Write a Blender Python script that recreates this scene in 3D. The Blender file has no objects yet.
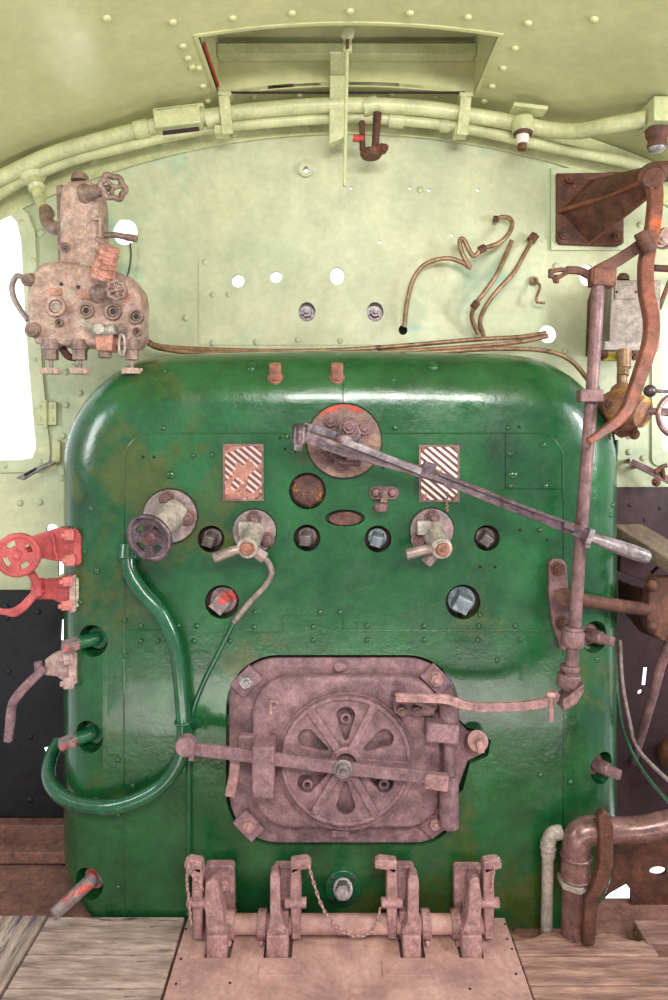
import bpy, bmesh, math, random
from mathutils import Vector, Matrix, Quaternion
random.seed(7)
C = bpy.context.scene.collection
V = Vector
PI = math.pi
# ------------------------------------------------------------------ camera frame used for measuring
F, D, HX, HY, CZ = 667.0, 2.0, 334.0, 430.0, 1.455
YW = 0.42                      # depth of the cab front wall; the backhead face is Y = 0
def P(x, y, Y=0.0):
    k = (Y + D) / F
    return V(((x - HX) * k, Y, CZ - (y - HY) * k))
def S(n, Y=0.0): return n * (Y + D) / F
FR = V((0, -1, 0)); UP = V((0, 0, 1)); RT = V((1, 0, 0))
# ------------------------------------------------------------------ materials
def lin0(c):
    o = []
    for v in c:
        v /= 255.0
        o.append(v / 12.92 if v <= .04045 else ((v + .055) / 1.055) ** 2.4)
    return (*o, 1)
def mat(name, a, b, scale=6, rough=.5, rough2=None, metal=0, bump=.15, accent=None, acc=.62, ascale=14, coat=0, detail=6,
        bscale=None, patch=None, pscale=3, pt=.6, stretch=None, mott=.38, mscale=34, dk=.8):
    m = bpy.data.materials.new(name); m.use_nodes = True
    lin = lambda c: (*[v * dk for v in lin0(c)[:3]], 1)
    n = m.node_tree.nodes; l = m.node_tree.links
    bs = n['Principled BSDF']
    tc = n.new('ShaderNodeTexCoord'); mp = n.new('ShaderNodeMapping'); l.new(tc.outputs['Object'], mp.inputs[0])
    if stretch: mp.inputs['Scale'].default_value = stretch
    def noise(s, d=detail, r=.6):
        t = n.new('ShaderNodeTexNoise'); t.inputs['Scale'].default_value = s; t.inputs['Detail'].default_value = d
        t.inputs['Roughness'].default_value = r; l.new(mp.outputs[0], t.inputs['Vector']); return t
    def ramp(src, p0, p1):
        r = n.new('ShaderNodeMapRange'); r.inputs[1].default_value = p0; r.inputs[2].default_value = p1
        l.new(src, r.inputs[0]); return r.outputs[0]
    def mix(f, c1, c2):
        x = n.new('ShaderNodeMix'); x.data_type = 'RGBA'; l.new(f, x.inputs[0])
        for i, c in ((6, c1), (7, c2)):
            if isinstance(c, tuple): x.inputs[i].default_value = c
            else: l.new(c, x.inputs[i])
        return x.outputs[2]
    n1 = noise(scale)
    col = mix(ramp(n1.outputs[0], .32, .68), lin(a), lin(b))
    if patch:
        n3 = noise(pscale, 5, .65); col = mix(ramp(n3.outputs[0], pt, pt + .07), col, lin(patch))
    if accent:
        n2 = noise(ascale, 8, .7); col = mix(ramp(n2.outputs[0], acc, acc + .05), col, lin(accent))
    if mott:                                        # fine grime / pitting at two scales
        for sc_, lo, hi in ((mscale, 1 - mott, 1 + mott * .7), (mscale * 4.3, 1 - mott * .8, 1 + mott * .5)):
            nm = noise(sc_, 8, .7); f = n.new('ShaderNodeMapRange'); f.inputs[1].default_value = .36; f.inputs[2].default_value = .64
            f.inputs[3].default_value = lo; f.inputs[4].default_value = hi; l.new(nm.outputs[0], f.inputs[0])
            hv = n.new('ShaderNodeVectorMath'); hv.operation = 'SCALE'; l.new(col, hv.inputs[0]); l.new(f.outputs[0], hv.inputs['Scale']); col = hv.outputs[0]
    l.new(col, bs.inputs['Base Color'])
    if rough2 is None: bs.inputs['Roughness'].default_value = rough
    else:
        rr = n.new('ShaderNodeMapRange'); rr.inputs[1].default_value = .35; rr.inputs[2].default_value = .65
        rr.inputs[3].default_value = rough; rr.inputs[4].default_value = rough2
        nr = noise(scale * 2.3, 6); l.new(nr.outputs[0], rr.inputs[0]); l.new(rr.outputs[0], bs.inputs['Roughness'])
    bs.inputs['Metallic'].default_value = metal
    if coat: bs.inputs['Coat Weight'].default_value = coat; bs.inputs['Coat Roughness'].default_value = .08
    if bump:
        bp = n.new('ShaderNodeBump'); bp.inputs['Strength'].default_value = bump; bp.inputs['Distance'].default_value = .004
        nb = noise(bscale or scale * 5, 8, .65); l.new(nb.outputs[0], bp.inputs['Height']); l.new(bp.outputs[0], bs.inputs['Normal'])
    return m
M = {}
M['green'] = mat('glossy_green_paint', (16, 68, 34), (40, 104, 56), 4, .1, .34, bump=.4, bscale=30, coat=.3,
                 accent=(112, 146, 104), acc=.70, ascale=11, patch=(72, 88, 40), pscale=2.4, pt=.57, mott=.16, mscale=17)
M['green2'] = mat('green_pipe_paint', (18, 74, 44), (36, 98, 62), 9, .15, .3, bump=.12, coat=.4, mott=.22, mscale=30, dk=0.9)
M['dgreen'] = mat('dark_green_paint', (6, 30, 18), (14, 52, 32), 9, .4, bump=.1)  # dark green of the boiler casing, top joint and thin cable
M['wall'] = mat('pale_green_wall_paint', (170, 180, 146), (200, 198, 160), 2.2, .36, .55, bump=.3, bscale=22, accent=(204, 198, 150), acc=.66, ascale=6, patch=(150, 176, 150), pscale=1.1, pt=.55, mott=.1, mscale=9, dk=0.93)  # patch puts the cool tint of window light into the wall colour
M['roof'] = mat('pale_olive_roof_paint', (184, 184, 134), (204, 200, 148), 1.6, .28, .45, bump=.2, bscale=14, accent=(206, 196, 140), acc=.64, ascale=4, mott=.08, mscale=7, dk=0.93)
M['cond'] = mat('pale_green_conduit_paint', (178, 182, 134), (202, 200, 152), 9, .36, bump=.15, accent=(120, 100, 60), acc=.7, ascale=16, mott=.14, mscale=20, dk=0.92)
M['black'] = mat('black_sooty_paint', (10, 11, 16), (26, 24, 32), 4, .45, .8, bump=.3, accent=(86, 82, 86), acc=.72, ascale=24)
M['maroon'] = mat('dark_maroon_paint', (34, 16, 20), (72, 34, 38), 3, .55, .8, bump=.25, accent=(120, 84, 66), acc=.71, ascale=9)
M['mauve'] = mat('mauve_oxide_iron', (116, 86, 94), (160, 122, 126), 9, .6, .8, bump=.5, bscale=60, accent=(172, 128, 112), acc=.66, ascale=13, dk=0.9)
M['mauve_l'] = mat('pink_oxide_iron', (146, 108, 108), (184, 140, 136), 9, .6, .8, bump=.5, bscale=60, accent=(200, 158, 138), acc=.68, ascale=13, dk=0.95)
M['shaft'] = mat('brown_oxide_steel', (104, 74, 76), (156, 118, 116), 12, .42, .6, metal=.25, bump=.3, bscale=50, accent=(168, 96, 62), acc=.66)
M['rust'] = mat('dark_rust_iron', (74, 44, 34), (126, 78, 58), 11, .6, .85, metal=.1, bump=.5, bscale=50, accent=(178, 96, 48), acc=.64)
M['orust'] = mat('orange_rust_bolt', (146, 92, 74), (182, 124, 100), 30, .6, bump=.4, accent=(214, 150, 110), acc=.6)
M['redrust'] = mat('red_rust_lever', (112, 62, 46), (152, 88, 64), 9, .5, .75, metal=.1, bump=.4, bscale=50, accent=(196, 92, 48), acc=.62)
M['steel'] = mat('worn_grey_steel', (118, 104, 108), (164, 154, 156), 18, .32, .55, metal=.45, bump=.25, accent=(128, 86, 72), acc=.6, dk=0.95)
M['dsteel'] = mat('dark_worn_steel', (90, 72, 78), (140, 118, 122), 16, .25, .42, metal=.6, bump=.25, accent=(122, 78, 66), acc=.6)
M['flange'] = mat('rusty_grey_flange', (134, 120, 124), (164, 140, 134), 14, .45, .7, metal=.2, bump=.3, accent=(170, 98, 70), acc=.58, dk=0.95)
M['regplate'] = mat('regulator_plate_metal', (132, 100, 94), (160, 128, 112), 8, .5, .7, metal=.15, bump=.35, accent=(206, 76, 56), acc=.64, ascale=7)
M['pale'] = mat('pale_worn_casting', (156, 144, 134), (192, 182, 168), 26, .45, metal=.15, bump=.3, accent=(150, 100, 76), acc=.62)
M['lub'] = mat('dusty_bronze_casting', (156, 124, 112), (190, 158, 144), 12, .45, .65, metal=.1, bump=.4, bscale=50, accent=(198, 142, 124), acc=.6, patch=(178, 172, 154), pscale=14, pt=.57, dk=0.98)
M['lubd'] = mat('dark_bronze_fitting', (122, 96, 88), (170, 140, 126), 24, .5, metal=.2, bump=.3)
M['lubdk'] = mat('sight_port_dark_brown', (40, 26, 24), (66, 44, 40), 30, .5, bump=.2)  # dark brown for the sight port centres and small body screws
M['copper'] = mat('pink_copper', (172, 114, 98), (200, 144, 124), 26, .4, metal=.2, bump=.3, accent=(230, 200, 180), acc=.62, dk=0.95)
M['red'] = mat('faded_red_paint', (168, 66, 68), (194, 92, 90), 14, .5, .7, bump=.3, accent=(222, 140, 130), acc=.66, mott=.24, dk=0.95)
M['redn'] = mat('dusty_red_nut', (186, 96, 92), (212, 130, 124), 24, .5, bump=.3, mott=.2, dk=1)
M['gpink'] = mat('grey_pink_casting', (168, 136, 132), (196, 166, 158), 22, .6, bump=.35, accent=(190, 90, 80), acc=.66, dk=0.95)
M['tip'] = mat('plug_steel_red_touched', (140, 120, 124), (172, 150, 148), 20, .5, bump=.3, accent=(216, 84, 70), acc=.5, ascale=22)
M['plug'] = mat('plug_grey_brown', (96, 82, 84), (150, 132, 130), 30, .45, .6, metal=.2, bump=.3, accent=(186, 80, 64), acc=.68, ascale=30)
M['plugb'] = mat('plug_blue_grey', (120, 130, 142), (160, 168, 176), 30, .4, .6, metal=.3, bump=.3, accent=(96, 70, 64), acc=.6)
M['rustdisc'] = mat('dark_speckled_rust', (88, 56, 50), (116, 78, 68), 30, .75, bump=.5, accent=(206, 128, 48), acc=.55, ascale=24)
M['bore'] = mat('dark_rusty_bore', (52, 22, 24), (84, 42, 38), 20, .7, bump=.4)
M['floorp'] = mat('pink_dusty_steel_floor', (156, 118, 110), (190, 150, 140), 7, .75, bump=.3, bscale=50, accent=(196, 176, 150), acc=.7, mott=.2, mscale=16, dk=1.02)
M['wood'] = mat('weathered_floor_plank', (134, 110, 102), (192, 166, 154), 4, .8, bump=.5, bscale=9, stretch=(1, 7, 7), accent=(84, 74, 84), acc=.6, ascale=3, mott=.35, mscale=7, dk=1.05)
M['woody'] = mat('weathered_side_board', (140, 118, 110), (188, 166, 150), 4, .8, bump=.5, bscale=9, stretch=(7, 1, 7), accent=(92, 84, 96), acc=.6, ascale=3, mott=.35, mscale=7, dk=1.0)
M['woodr'] = mat('red_brown_plank', (122, 86, 76), (182, 144, 128), 4, .75, bump=.5, bscale=9, stretch=(1, 8, 8), accent=(70, 54, 68), acc=.6, ascale=3, mott=.35, mscale=7, dk=1.02)
M['rfloor'] = mat('rusty_brown_sheet', (104, 68, 58), (144, 102, 88), 5, .85, bump=.4, accent=(60, 40, 38), acc=.64, dk=0.95)
M['pipe'] = mat('rusty_brown_water_pipe', (124, 88, 84), (158, 120, 114), 10, .22, .36, metal=.3, bump=.2, bscale=40, accent=(100, 64, 56), acc=.62)
M['ppipe'] = mat('pale_grey_pipe', (164, 150, 140), (192, 176, 164), 14, .5, bump=.2, accent=(140, 104, 88), acc=.64)
M['tube'] = mat('brown_copper_tube', (142, 108, 80), (178, 142, 110), 16, .4, metal=.35, bump=.2, accent=(104, 78, 62), acc=.6)
M['gtube'] = mat('grey_mauve_tube', (146, 128, 122), (178, 156, 148), 20, .4, metal=.25, bump=.2)
M['box'] = mat('dusty_sheet_box', (126, 110, 100), (172, 156, 140), 6, .4, .6, metal=.3, bump=.2, accent=(104, 78, 66), acc=.62)
M['yvalve'] = mat('rusty_yellow_valve', (138, 92, 66), (164, 112, 82), 16, .6, bump=.4, accent=(216, 168, 30), acc=.56, ascale=13)
M['yellow'] = mat('mustard_paint', (190, 168, 50), (214, 196, 84), 18, .5, bump=.2)
M['bwood'] = mat('dusty_brown_timber', (112, 90, 74), (152, 130, 108), 6, .8, bump=.4, stretch=(7, 1, 7))
M['plaster'] = mat('cream_gasket', (196, 190, 156), (226, 220, 190), 60, .8, bump=.5, accent=(60, 110, 70), acc=.6, ascale=60, dk=0.93)
M['white'] = mat('white_paint', (214, 206, 190), (236, 230, 214), 20, .5, bump=.1, mott=.12, dk=0.93)
M['dark'] = mat('dark_gap', (12, 8, 8), (24, 16, 14), 10, .8, bump=0, mott=0)
M['redl'] = mat('red_primer', (190, 52, 36), (206, 84, 60), 20, .6, bump=.1, mott=.2)
M['lense'] = mat('ash_glass_lamp', (150, 140, 140), (184, 172, 170), 20, .25, bump=0)
lin = lin0
def stripes(name, base, hi=(232, 220, 206)):
    m = mat(name, (172, 104, 92), (196, 140, 122), 30, .5, bump=.3)
    n = m.node_tree.nodes; l = m.node_tree.links; bs = n['Principled BSDF']
    old = bs.inputs['Base Color'].links[0].from_socket
    tc = n.new('ShaderNodeTexCoord'); mp = n.new('ShaderNodeMapping'); mp.inputs['Rotation'].default_value = (0, math.radians(-40), 0)
    l.new(tc.outputs['Object'], mp.inputs[0])
    w = n.new('ShaderNodeTexWave'); w.bands_direction = 'Z'; w.inputs['Scale'].default_value = 19; w.inputs['Distortion'].default_value = .4
    w.inputs['Detail'].default_value = 2; l.new(mp.outputs[0], w.inputs[0])
    ns = n.new('ShaderNodeTexNoise'); ns.inputs['Scale'].default_value = 16; ns.inputs['Detail'].default_value = 6; l.new(tc.outputs['Object'], ns.inputs[0])
    a = n.new('ShaderNodeMath'); a.operation = 'GREATER_THAN'; a.inputs[1].default_value = .56; l.new(w.outputs['Fac'], a.inputs[0])
    b = n.new('ShaderNodeMath'); b.operation = 'GREATER_THAN'; b.inputs[1].default_value = .5 - base; l.new(ns.outputs[0], b.inputs[0])
    sx = n.new('ShaderNodeMix'); sx.data_type = 'RGBA'; l.new(a.outputs[0], sx.inputs[0])
    sx.inputs[6].default_value = lin((96, 56, 58)); sx.inputs[7].default_value = lin(hi)
    fx = n.new('ShaderNodeMix'); fx.data_type = 'RGBA'; l.new(b.outputs[0], fx.inputs[0]); l.new(old, fx.inputs[6]); l.new(sx.outputs[2], fx.inputs[7])
    l.new(fx.outputs[2], bs.inputs['Base Color']); return m
M['stripeL'] = stripes('striped_plate_worn', .0, (196, 168, 158))
M['stripeR'] = stripes('striped_plate_clear', .1)
gm = bpy.data.materials.new('clear_window_glass'); gm.use_nodes = True
nn = gm.node_tree.nodes; ll = gm.node_tree.links; nn.remove(nn['Principled BSDF'])
tr = nn.new('ShaderNodeBsdfTransparent'); gl = nn.new('ShaderNodeBsdfGlossy'); gl.inputs['Roughness'].default_value = .05
mx = nn.new('ShaderNodeMixShader'); mx.inputs[0].default_value = .06
ll.new(tr.outputs[0], mx.inputs[1]); ll.new(gl.outputs[0], mx.inputs[2]); ll.new(mx.outputs[0], nn['Material Output'].inputs[0])
M['glass'] = gm
# ------------------------------------------------------------------ geometry
def frame(axis, up=None):
    z = axis.normalized(); u = up or (UP if abs(z.z) < .9 else RT)
    x = u.cross(z)
    if x.length < 1e-5: x = RT.cross(z)
    x.normalize(); y = z.cross(x)
    return x, y, z
def crom(pts, n):
    if len(pts) < 3: return list(pts)
    q = [pts[0] * 2 - pts[1]] + list(pts) + [pts[-1] * 2 - pts[-2]]; out = []
    for i in range(1, len(q) - 2):
        for k in range(n):
            t = k / n; a, b, c, d = q[i - 1], q[i], q[i + 1], q[i + 2]
            out.append(.5 * ((2 * b) + (c - a) * t + (2 * a - 5 * b + 4 * c - d) * t * t + (3 * b - 3 * c + d - a) * t ** 3))
    out.append(q[-2]); return out
class G:
    def __init__(s): s.b = bmesh.new()
    def ring_loft(s, rings, closed_loop=False, caps=True):
        vs = [[s.b.verts.new(p) for p in r] for r in rings]; n = len(vs[0])
        R = len(vs) if closed_loop else len(vs) - 1
        for i in range(R):
            a, b = vs[i], vs[(i + 1) % len(vs)]
            for j in range(n):
                try: s.b.faces.new((a[j], a[(j + 1) % n], b[(j + 1) % n], b[j]))
                except ValueError: pass
        if caps and not closed_loop:
            s.b.faces.new(vs[0][::-1]); s.b.faces.new(vs[-1])
        return s
    def sweep(s, pts, prof, up=None, closed=False, scale=None):
        n = len(pts); rings = []; X = None
        for i, p in enumerate(pts):
            if closed: t = pts[(i + 1) % n] - pts[i - 1]
            else: t = pts[min(i + 1, n - 1)] - pts[max(i - 1, 0)]
            t.normalize()
            if up is not None:
                x = up.cross(t); x.normalize(); y = t.cross(x)
            else:
                if X is None: x, y, _ = frame(t)
                else: x = (X - t * X.dot(t)).normalized(); y = t.cross(x)
                X = x
            k = scale[i] if scale else 1
            rings.append([p + (x * a + y * c) * k for a, c in prof])
        return s.ring_loft(rings, closed)
    def tube(s, pts, r, seg=12, n=6, closed=False, scale=None):
        pts = [V(p) for p in pts]
        if closed: q = pts
        else: q = crom(pts, n)
        if scale and not closed and len(pts) > 2:
            sc = []
            for i in range(len(pts) - 1):
                for k in range(n): sc.append(scale[i] + (scale[i + 1] - scale[i]) * k / n)
            sc.append(scale[-1]); scale = sc
        return s.sweep(q, [(r * math.cos(2 * PI * i / seg), r * math.sin(2 * PI * i / seg)) for i in range(seg)], closed=closed, scale=scale)
    def bar(s, pts, w, t, up=FR, n=6, scale=None, smooth=True):
        q = crom([V(p) for p in pts], n) if smooth else [V(p) for p in pts]
        if scale and smooth and len(pts) > 2:
            sc = []
            for i in range(len(pts) - 1):
                for k in range(n): sc.append(scale[i] + (scale[i + 1] - scale[i]) * k / n)
            sc.append(scale[-1]); scale = sc
        return s.sweep(q, [(-w / 2, -t / 2), (w / 2, -t / 2), (w / 2, t / 2), (-w / 2, t / 2)], up=up, scale=scale)
    def cyl(s, a, b, r, r2=None, seg=20, rot=0):
        a, b = V(a), V(b); x, y, z = frame(b - a); r2 = r if r2 is None else r2
        f = lambda c, q: [c + (x * math.cos(2 * PI * i / seg + rot) + y * math.sin(2 * PI * i / seg + rot)) * q for i in range(seg)]
        return s.ring_loft([f(a, r), f(b, r2)])
    def lathe(s, o, axis, prof, seg=24):
        x, y, z = frame(axis)
        return s.ring_loft([[V(o) + z * h + (x * math.cos(2 * PI * i / seg) + y * math.sin(2 * PI * i / seg)) * max(r, 1e-4) for i in range(seg)] for r, h in prof])
    def box(s, c, size, x=RT, z=UP):
        x = x.normalized(); z = (z - x * z.dot(x)).normalized(); y = z.cross(x); a, b, d = [q / 2 for q in size]; c = V(c)
        return s.ring_loft([[c + x * i * a + y * j * b + z * k * d for i, j in ((-1, -1), (1, -1), (1, 1), (-1, 1))] for k in (-1, 1)])
    def plate(s, px, Y, th):                       # outline in the plane Y, extruded away by th
        f = [P(a, b, Y) for a, b in px]; d = V((0, th, 0))
        return s.ring_loft([f, [p + d for p in f]])
    def prism(s, pts, d): return s.ring_loft([[V(p) for p in pts], [V(p) + d for p in pts]])
    def ball(s, c, r, seg=14, sc=(1, 1, 1)):
        m = Matrix.Translation(V(c)) @ Matrix.Diagonal((*[q * r for q in sc], 1))
        bmesh.ops.create_uvsphere(s.b, u_segments=seg, v_segments=max(6, seg // 2 + 1), radius=1, matrix=m); return s
    def bolt(s, c, axis, r, h=None, washer=1.35, n=6, rot=.2, stud=True):
        a = axis.normalized(); h = h or r * .9; c = V(c)
        if washer: s.cyl(c - a * .001, c + a * h * .22, r * washer, seg=18)
        s.cyl(c, c + a * h, r, r * .96, seg=n, rot=rot)
        if stud: s.cyl(c + a * h * .9, c + a * h * 1.4, r * .5, r * .42, seg=12)
        return s
    def torus(s, c, axis, R, r, seg=36, sr=10):
        x, y, z = frame(axis); c = V(c)
        return s.ring_loft([[c + (x * math.cos(t) + y * math.sin(t)) * (R + r * math.cos(u)) + z * r * math.sin(u)
                             for u in [2 * PI * k / sr for k in range(sr)]] for t in [2 * PI * i / seg for i in range(seg)]], True)
    def tubering(s, c, axis, ro, ri, h, seg=28):   # collar with an open bore
        x, y, z = frame(axis); c = V(c)
        return s.ring_loft([[c + (x * math.cos(t) + y * math.sin(t)) * q + z * k for q, k in ((ri, 0), (ro, 0), (ro, h), (ri, h))]
                            for t in [2 * PI * i / seg for i in range(seg)]], True)
    def slotwheel(s, c, axis, R, ri, ro, ns, frac, th, seg=72, rot=0):
        x, y, z = frame(axis); c = V(c); rad = [0.002, ri, (ri + ro) / 2, ro, R]
        solid = lambda i, j: not (j in (1, 2) and ((i / seg * ns) % 1) < frac)
        pv = {}
        def vert(i, j, k):
            key = (i % seg, j, k)
            if key not in pv:
                t = 2 * PI * (i % seg) / seg + rot
                pv[key] = s.b.verts.new(c + (x * math.cos(t) + y * math.sin(t)) * rad[j] + z * th * (k - .5))
            return pv[key]
        for i in range(seg):
            for j in range(4):
                if not solid(i, j): continue
                s.b.faces.new([vert(i, j, 1), vert(i, j + 1, 1), vert(i + 1, j + 1, 1), vert(i + 1, j, 1)])
                s.b.faces.new([vert(i + 1, j, 0), vert(i + 1, j + 1, 0), vert(i, j + 1, 0), vert(i, j, 0)])
                for di, dj, e in ((1, 0, ((i + 1, j), (i + 1, j + 1))), (-1, 0, ((i, j + 1), (i, j))), (0, 1, ((i + 1, j + 1), (i, j + 1))), (0, -1, ((i, j), (i + 1, j)))):
                    jj = j + dj
                    if jj > 3 or jj < 0 or not solid((i + di) % seg, jj):
                        (p, q), (p2, q2) = e
                        try: s.b.faces.new([vert(p, q, 1), vert(p, q, 0), vert(p2, q2, 0), vert(p2, q2, 1)])
                        except ValueError: pass
        return s
W = {}
def tag(o, label=None, cat=None, group=None, kind=None):
    for k, v in (('label', label), ('category', cat), ('group', group), ('kind', kind)):
        if v: o[k] = v
    return o
def thing(name, loc, label, cat, group=None):
    o = bpy.data.objects.new(name, None); C.objects.link(o); o.location = loc; o.empty_display_size = .05; W[o.name] = V(loc)
    return tag(o, label, cat, group)
def finish(me, m, ang=38):
    me.materials.append(m)
    me.shade_smooth(); me.set_sharp_from_angle(angle=math.radians(ang))
def build(g, name, m, parent=None, label=None, cat=None, group=None, kind=None, bevel=0, seg=2):
    me = bpy.data.meshes.new(name); bmesh.ops.recalc_face_normals(g.b, faces=g.b.faces)
    if parent is not None: o0 = W[parent.name]
    else:
        co = [v.co for v in g.b.verts]
        o0 = V(((min(c.x for c in co) + max(c.x for c in co)) / 2, (min(c.y for c in co) + max(c.y for c in co)) / 2, min(c.z for c in co)))
    bmesh.ops.translate(g.b, verts=g.b.verts, vec=-o0); g.b.to_mesh(me); g.b.free()
    finish(me, M[m] if isinstance(m, str) else m)
    o = bpy.data.objects.new(name, me); C.objects.link(o); W[o.name] = V(o0)
    if parent is not None: o.parent = parent
    else: o.location = o0
    if bevel:
        b = o.modifiers.new('edges', 'BEVEL'); b.width = bevel; b.segments = seg; b.limit_method = 'ANGLE'; b.angle_limit = math.radians(40)
    return tag(o, label, cat, group, kind)
def cut(o, g):
    me = bpy.data.meshes.new('c'); bmesh.ops.recalc_face_normals(g.b, faces=g.b.faces)
    bmesh.ops.translate(g.b, verts=g.b.verts, vec=-W[o.name]); g.b.to_mesh(me); g.b.free()
    c = bpy.data.objects.new('c', me); C.objects.link(c); c.location = o.location
    if o.parent: c.location = W[o.name]
    md = o.modifiers.new('cut', 'BOOLEAN'); md.object = c; md.operation = 'DIFFERENCE'; md.solver = 'EXACT'
    dg = bpy.context.evaluated_depsgraph_get(); dg.update()
    nm = bpy.data.meshes.new_from_object(o.evaluated_get(dg)); o.modifiers.clear(); old = o.data; o.data = nm; nm.name = o.name
    bpy.data.objects.remove(c); bpy.data.meshes.remove(me); bpy.data.meshes.remove(old)
    nm.shade_smooth(); nm.set_sharp_from_angle(angle=math.radians(38))
def outline_mesh(outer, holes, th, bev=0):         # 2D outline with holes -> list of verts/faces in the XZ plane, from Y=0 to Y=th
    cu = bpy.data.curves.new('t', 'CURVE'); cu.dimensions = '2D'; cu.fill_mode = 'BOTH'
    cu.extrude = max(th / 2 - bev, .0001); cu.bevel_depth = bev; cu.bevel_resolution = 3; cu.offset = -bev
    for pl in [outer] + holes:
        sp = cu.splines.new('POLY'); sp.points.add(len(pl) - 1); sp.use_cyclic_u = True
        for q, (a, b) in zip(sp.points, pl): q.co = (a, b, 0, 1)
    ob = bpy.data.objects.new('t', cu); C.objects.link(ob); dg = bpy.context.evaluated_depsgraph_get(); dg.update()
    me = bpy.data.meshes.new_from_object(ob.evaluated_get(dg)); bpy.data.objects.remove(ob); bpy.data.curves.remove(cu)
    return me
def add_outline(g, px, holes, Y, th, bev=0):       # px outlines in the plane Y (front), going back by th
    f = lambda pl: [(P(a, b, Y).x, P(a, b, Y).z) for a, b in pl]
    me = outline_mesh(f(px), [f(h) for h in holes], th, bev)
    me.transform(Matrix.Translation((0, Y + th / 2, 0)) @ Matrix.Rotation(PI / 2, 4, 'X')); g.b.from_mesh(me); bpy.data.meshes.remove(me)
    return g
def rrect(x0, y0, x1, y1, r, n=8, rs=None):        # rounded rectangle in px, clockwise
    rs = rs or (r,) * 4; out = []
    for (cx, cy, a0, q) in ((x1 - rs[1], y0 + rs[1], -90, rs[1]), (x1 - rs[2], y1 - rs[2], 0, rs[2]), (x0 + rs[3], y1 - rs[3], 90, rs[3]), (x0 + rs[0], y0 + rs[0], 180, rs[0])):
        for k in range(n + 1):
            a = math.radians(a0 + 90 * k / n); out.append((cx + q * math.cos(a), cy + q * math.sin(a)))
    return out
def circ(x, y, r, n=24, ry=None, rot=0):
    return [(x + r * math.cos(2 * PI * i / n + rot), y + (ry or r) * math.sin(2 * PI * i / n + rot)) for i in range(n)]
_rv = {}
def rivet(parent, pos, nrm, r=.008, m='green', name='rivet', flat=.55):
    key = (round(r, 4), m, flat)
    if key not in _rv:
        g = G(); g.lathe((0, 0, 0), UP, [(r * 1.0, -.002), (r, 0), (r * .93, r * flat * .45), (r * .7, r * flat * .8), (r * .35, r * flat * .97), (0, r * flat)], 12)
        me = bpy.data.meshes.new(name); bmesh.ops.recalc_face_normals(g.b, faces=g.b.faces); g.b.to_mesh(me); g.b.free(); finish(me, M[m], 60); _rv[key] = me
    o = bpy.data.objects.new(name, _rv[key]); C.objects.link(o); o.parent = parent
    o.location = V(pos) - W[parent.name]; o.rotation_mode = 'QUATERNION'; o.rotation_quaternion = UP.rotation_difference(V(nrm).normalized())
    return o
# ------------------------------------------------------------------ THE SETTING
RR, RXC, RZT = 2.83, .05, CZ + 1.197                 # roof arc: radius, crown x, crown height
def roofz(x): return RZT - RR + math.sqrt(RR ** 2 - (x - RXC) ** 2)
def roofhit(px, py):
    dx, dz = (px - HX) / F, (HY - py) / F; t = 1.0
    for _ in range(40): t += (roofz(dx * t) - CZ - dz * t) / (dz + .05)
    p = V((dx * t, t - D, CZ + dz * t)); n = (V((RXC, 0, RZT - RR)) - V((p.x, 0, p.z))).normalized()
    return p, n
g = G(); N = 48; XE = 1.5
rings = []
for Yy in (YW + .02, -3.0):
    ins = [V((-XE + 2 * XE * i / N, Yy, roofz(-XE + 2 * XE * i / N))) for i in range(N + 1)]
    rings.append(ins + [p + V((0, 0, .012)) for p in ins[::-1]])
g.ring_loft(rings)
ceiling = build(g, 'ceiling', 'roof', kind='structure')
hx0, hx1, hy0, hy1 = -.4, .485, -.034, .315
g = G(); g.box(((hx0 + hx1) / 2, (hy0 + hy1) / 2, RZT), (hx1 - hx0, hy1 - hy0, .3)); cut(ceiling, g)
# roof ventilator hatch: coaming walls, sloped ledge, lid
hatch = thing('roof_ventilator', ((hx0 + hx1) / 2, hy1, RZT), 'rectangular pale green ventilator opening recessed into the curved roof', 'roof vent')
g = G(); t = .012
for a, b in (((hx0 - t / 2, (hy0 + hy1) / 2), (t, hy1 - hy0)), ((hx1 + t / 2, (hy0 + hy1) / 2), (t, hy1 - hy0)), (((hx0 + hx1) / 2, hy0 - t / 2), (hx1 - hx0 + 2 * t, t)), (((hx0 + hx1) / 2, hy1 + t / 2), (hx1 - hx0 + 2 * t, t))):
    n_ = 10 if b[0] > .1 else 1
    for u in range(n_):
        xl = a[0] - b[0] / 2 + b[0] * u / n_; xr = xl + b[0] / n_; y0_, y1_ = a[1] - b[1] / 2, a[1] + b[1] / 2; e_ = .004
        g.ring_loft([[V((xl, y0_, roofz(xl) - e_)), V((xl, y1_, roofz(xl) - e_)), V((xl, y1_, RZT + .15)), V((xl, y0_, RZT + .15))],
                     [V((xr, y0_, roofz(xr) - e_)), V((xr, y1_, roofz(xr) - e_)), V((xr, y1_, RZT + .15)), V((xr, y0_, RZT + .15))]])
build(g, 'coaming', 'roof', hatch)
g = G(); g.box(((hx0 + hx1) / 2, hy1 - .025, RZT + .1), (hx1 - hx0 - .002, .045, .038)); build(g, 'ledge', 'cond', hatch, bevel=.002)
g = G(); g.box(((hx0 + hx1) / 2, (hy0 + hy1) / 2, RZT + .16), (hx1 - hx0 + .03, hy1 - hy0 + .03, .014)); build(g, 'lid', 'roof', hatch)
g = G(); g.box((hx0 + .004, (hy0 + hy1) / 2 + .02, RZT - .018), (.006, hy1 - hy0 - .1, .012)); build(g, 'chipped_edge', 'redl', hatch, label='edge chipped back to red primer')
g = G(); g.box(((hx0 + hx1) / 2, hy1 - .004, RZT - .028), (hx1 - hx0 - .06, .006, .006)); build(g, 'joint_line', 'maroon', hatch)
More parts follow.
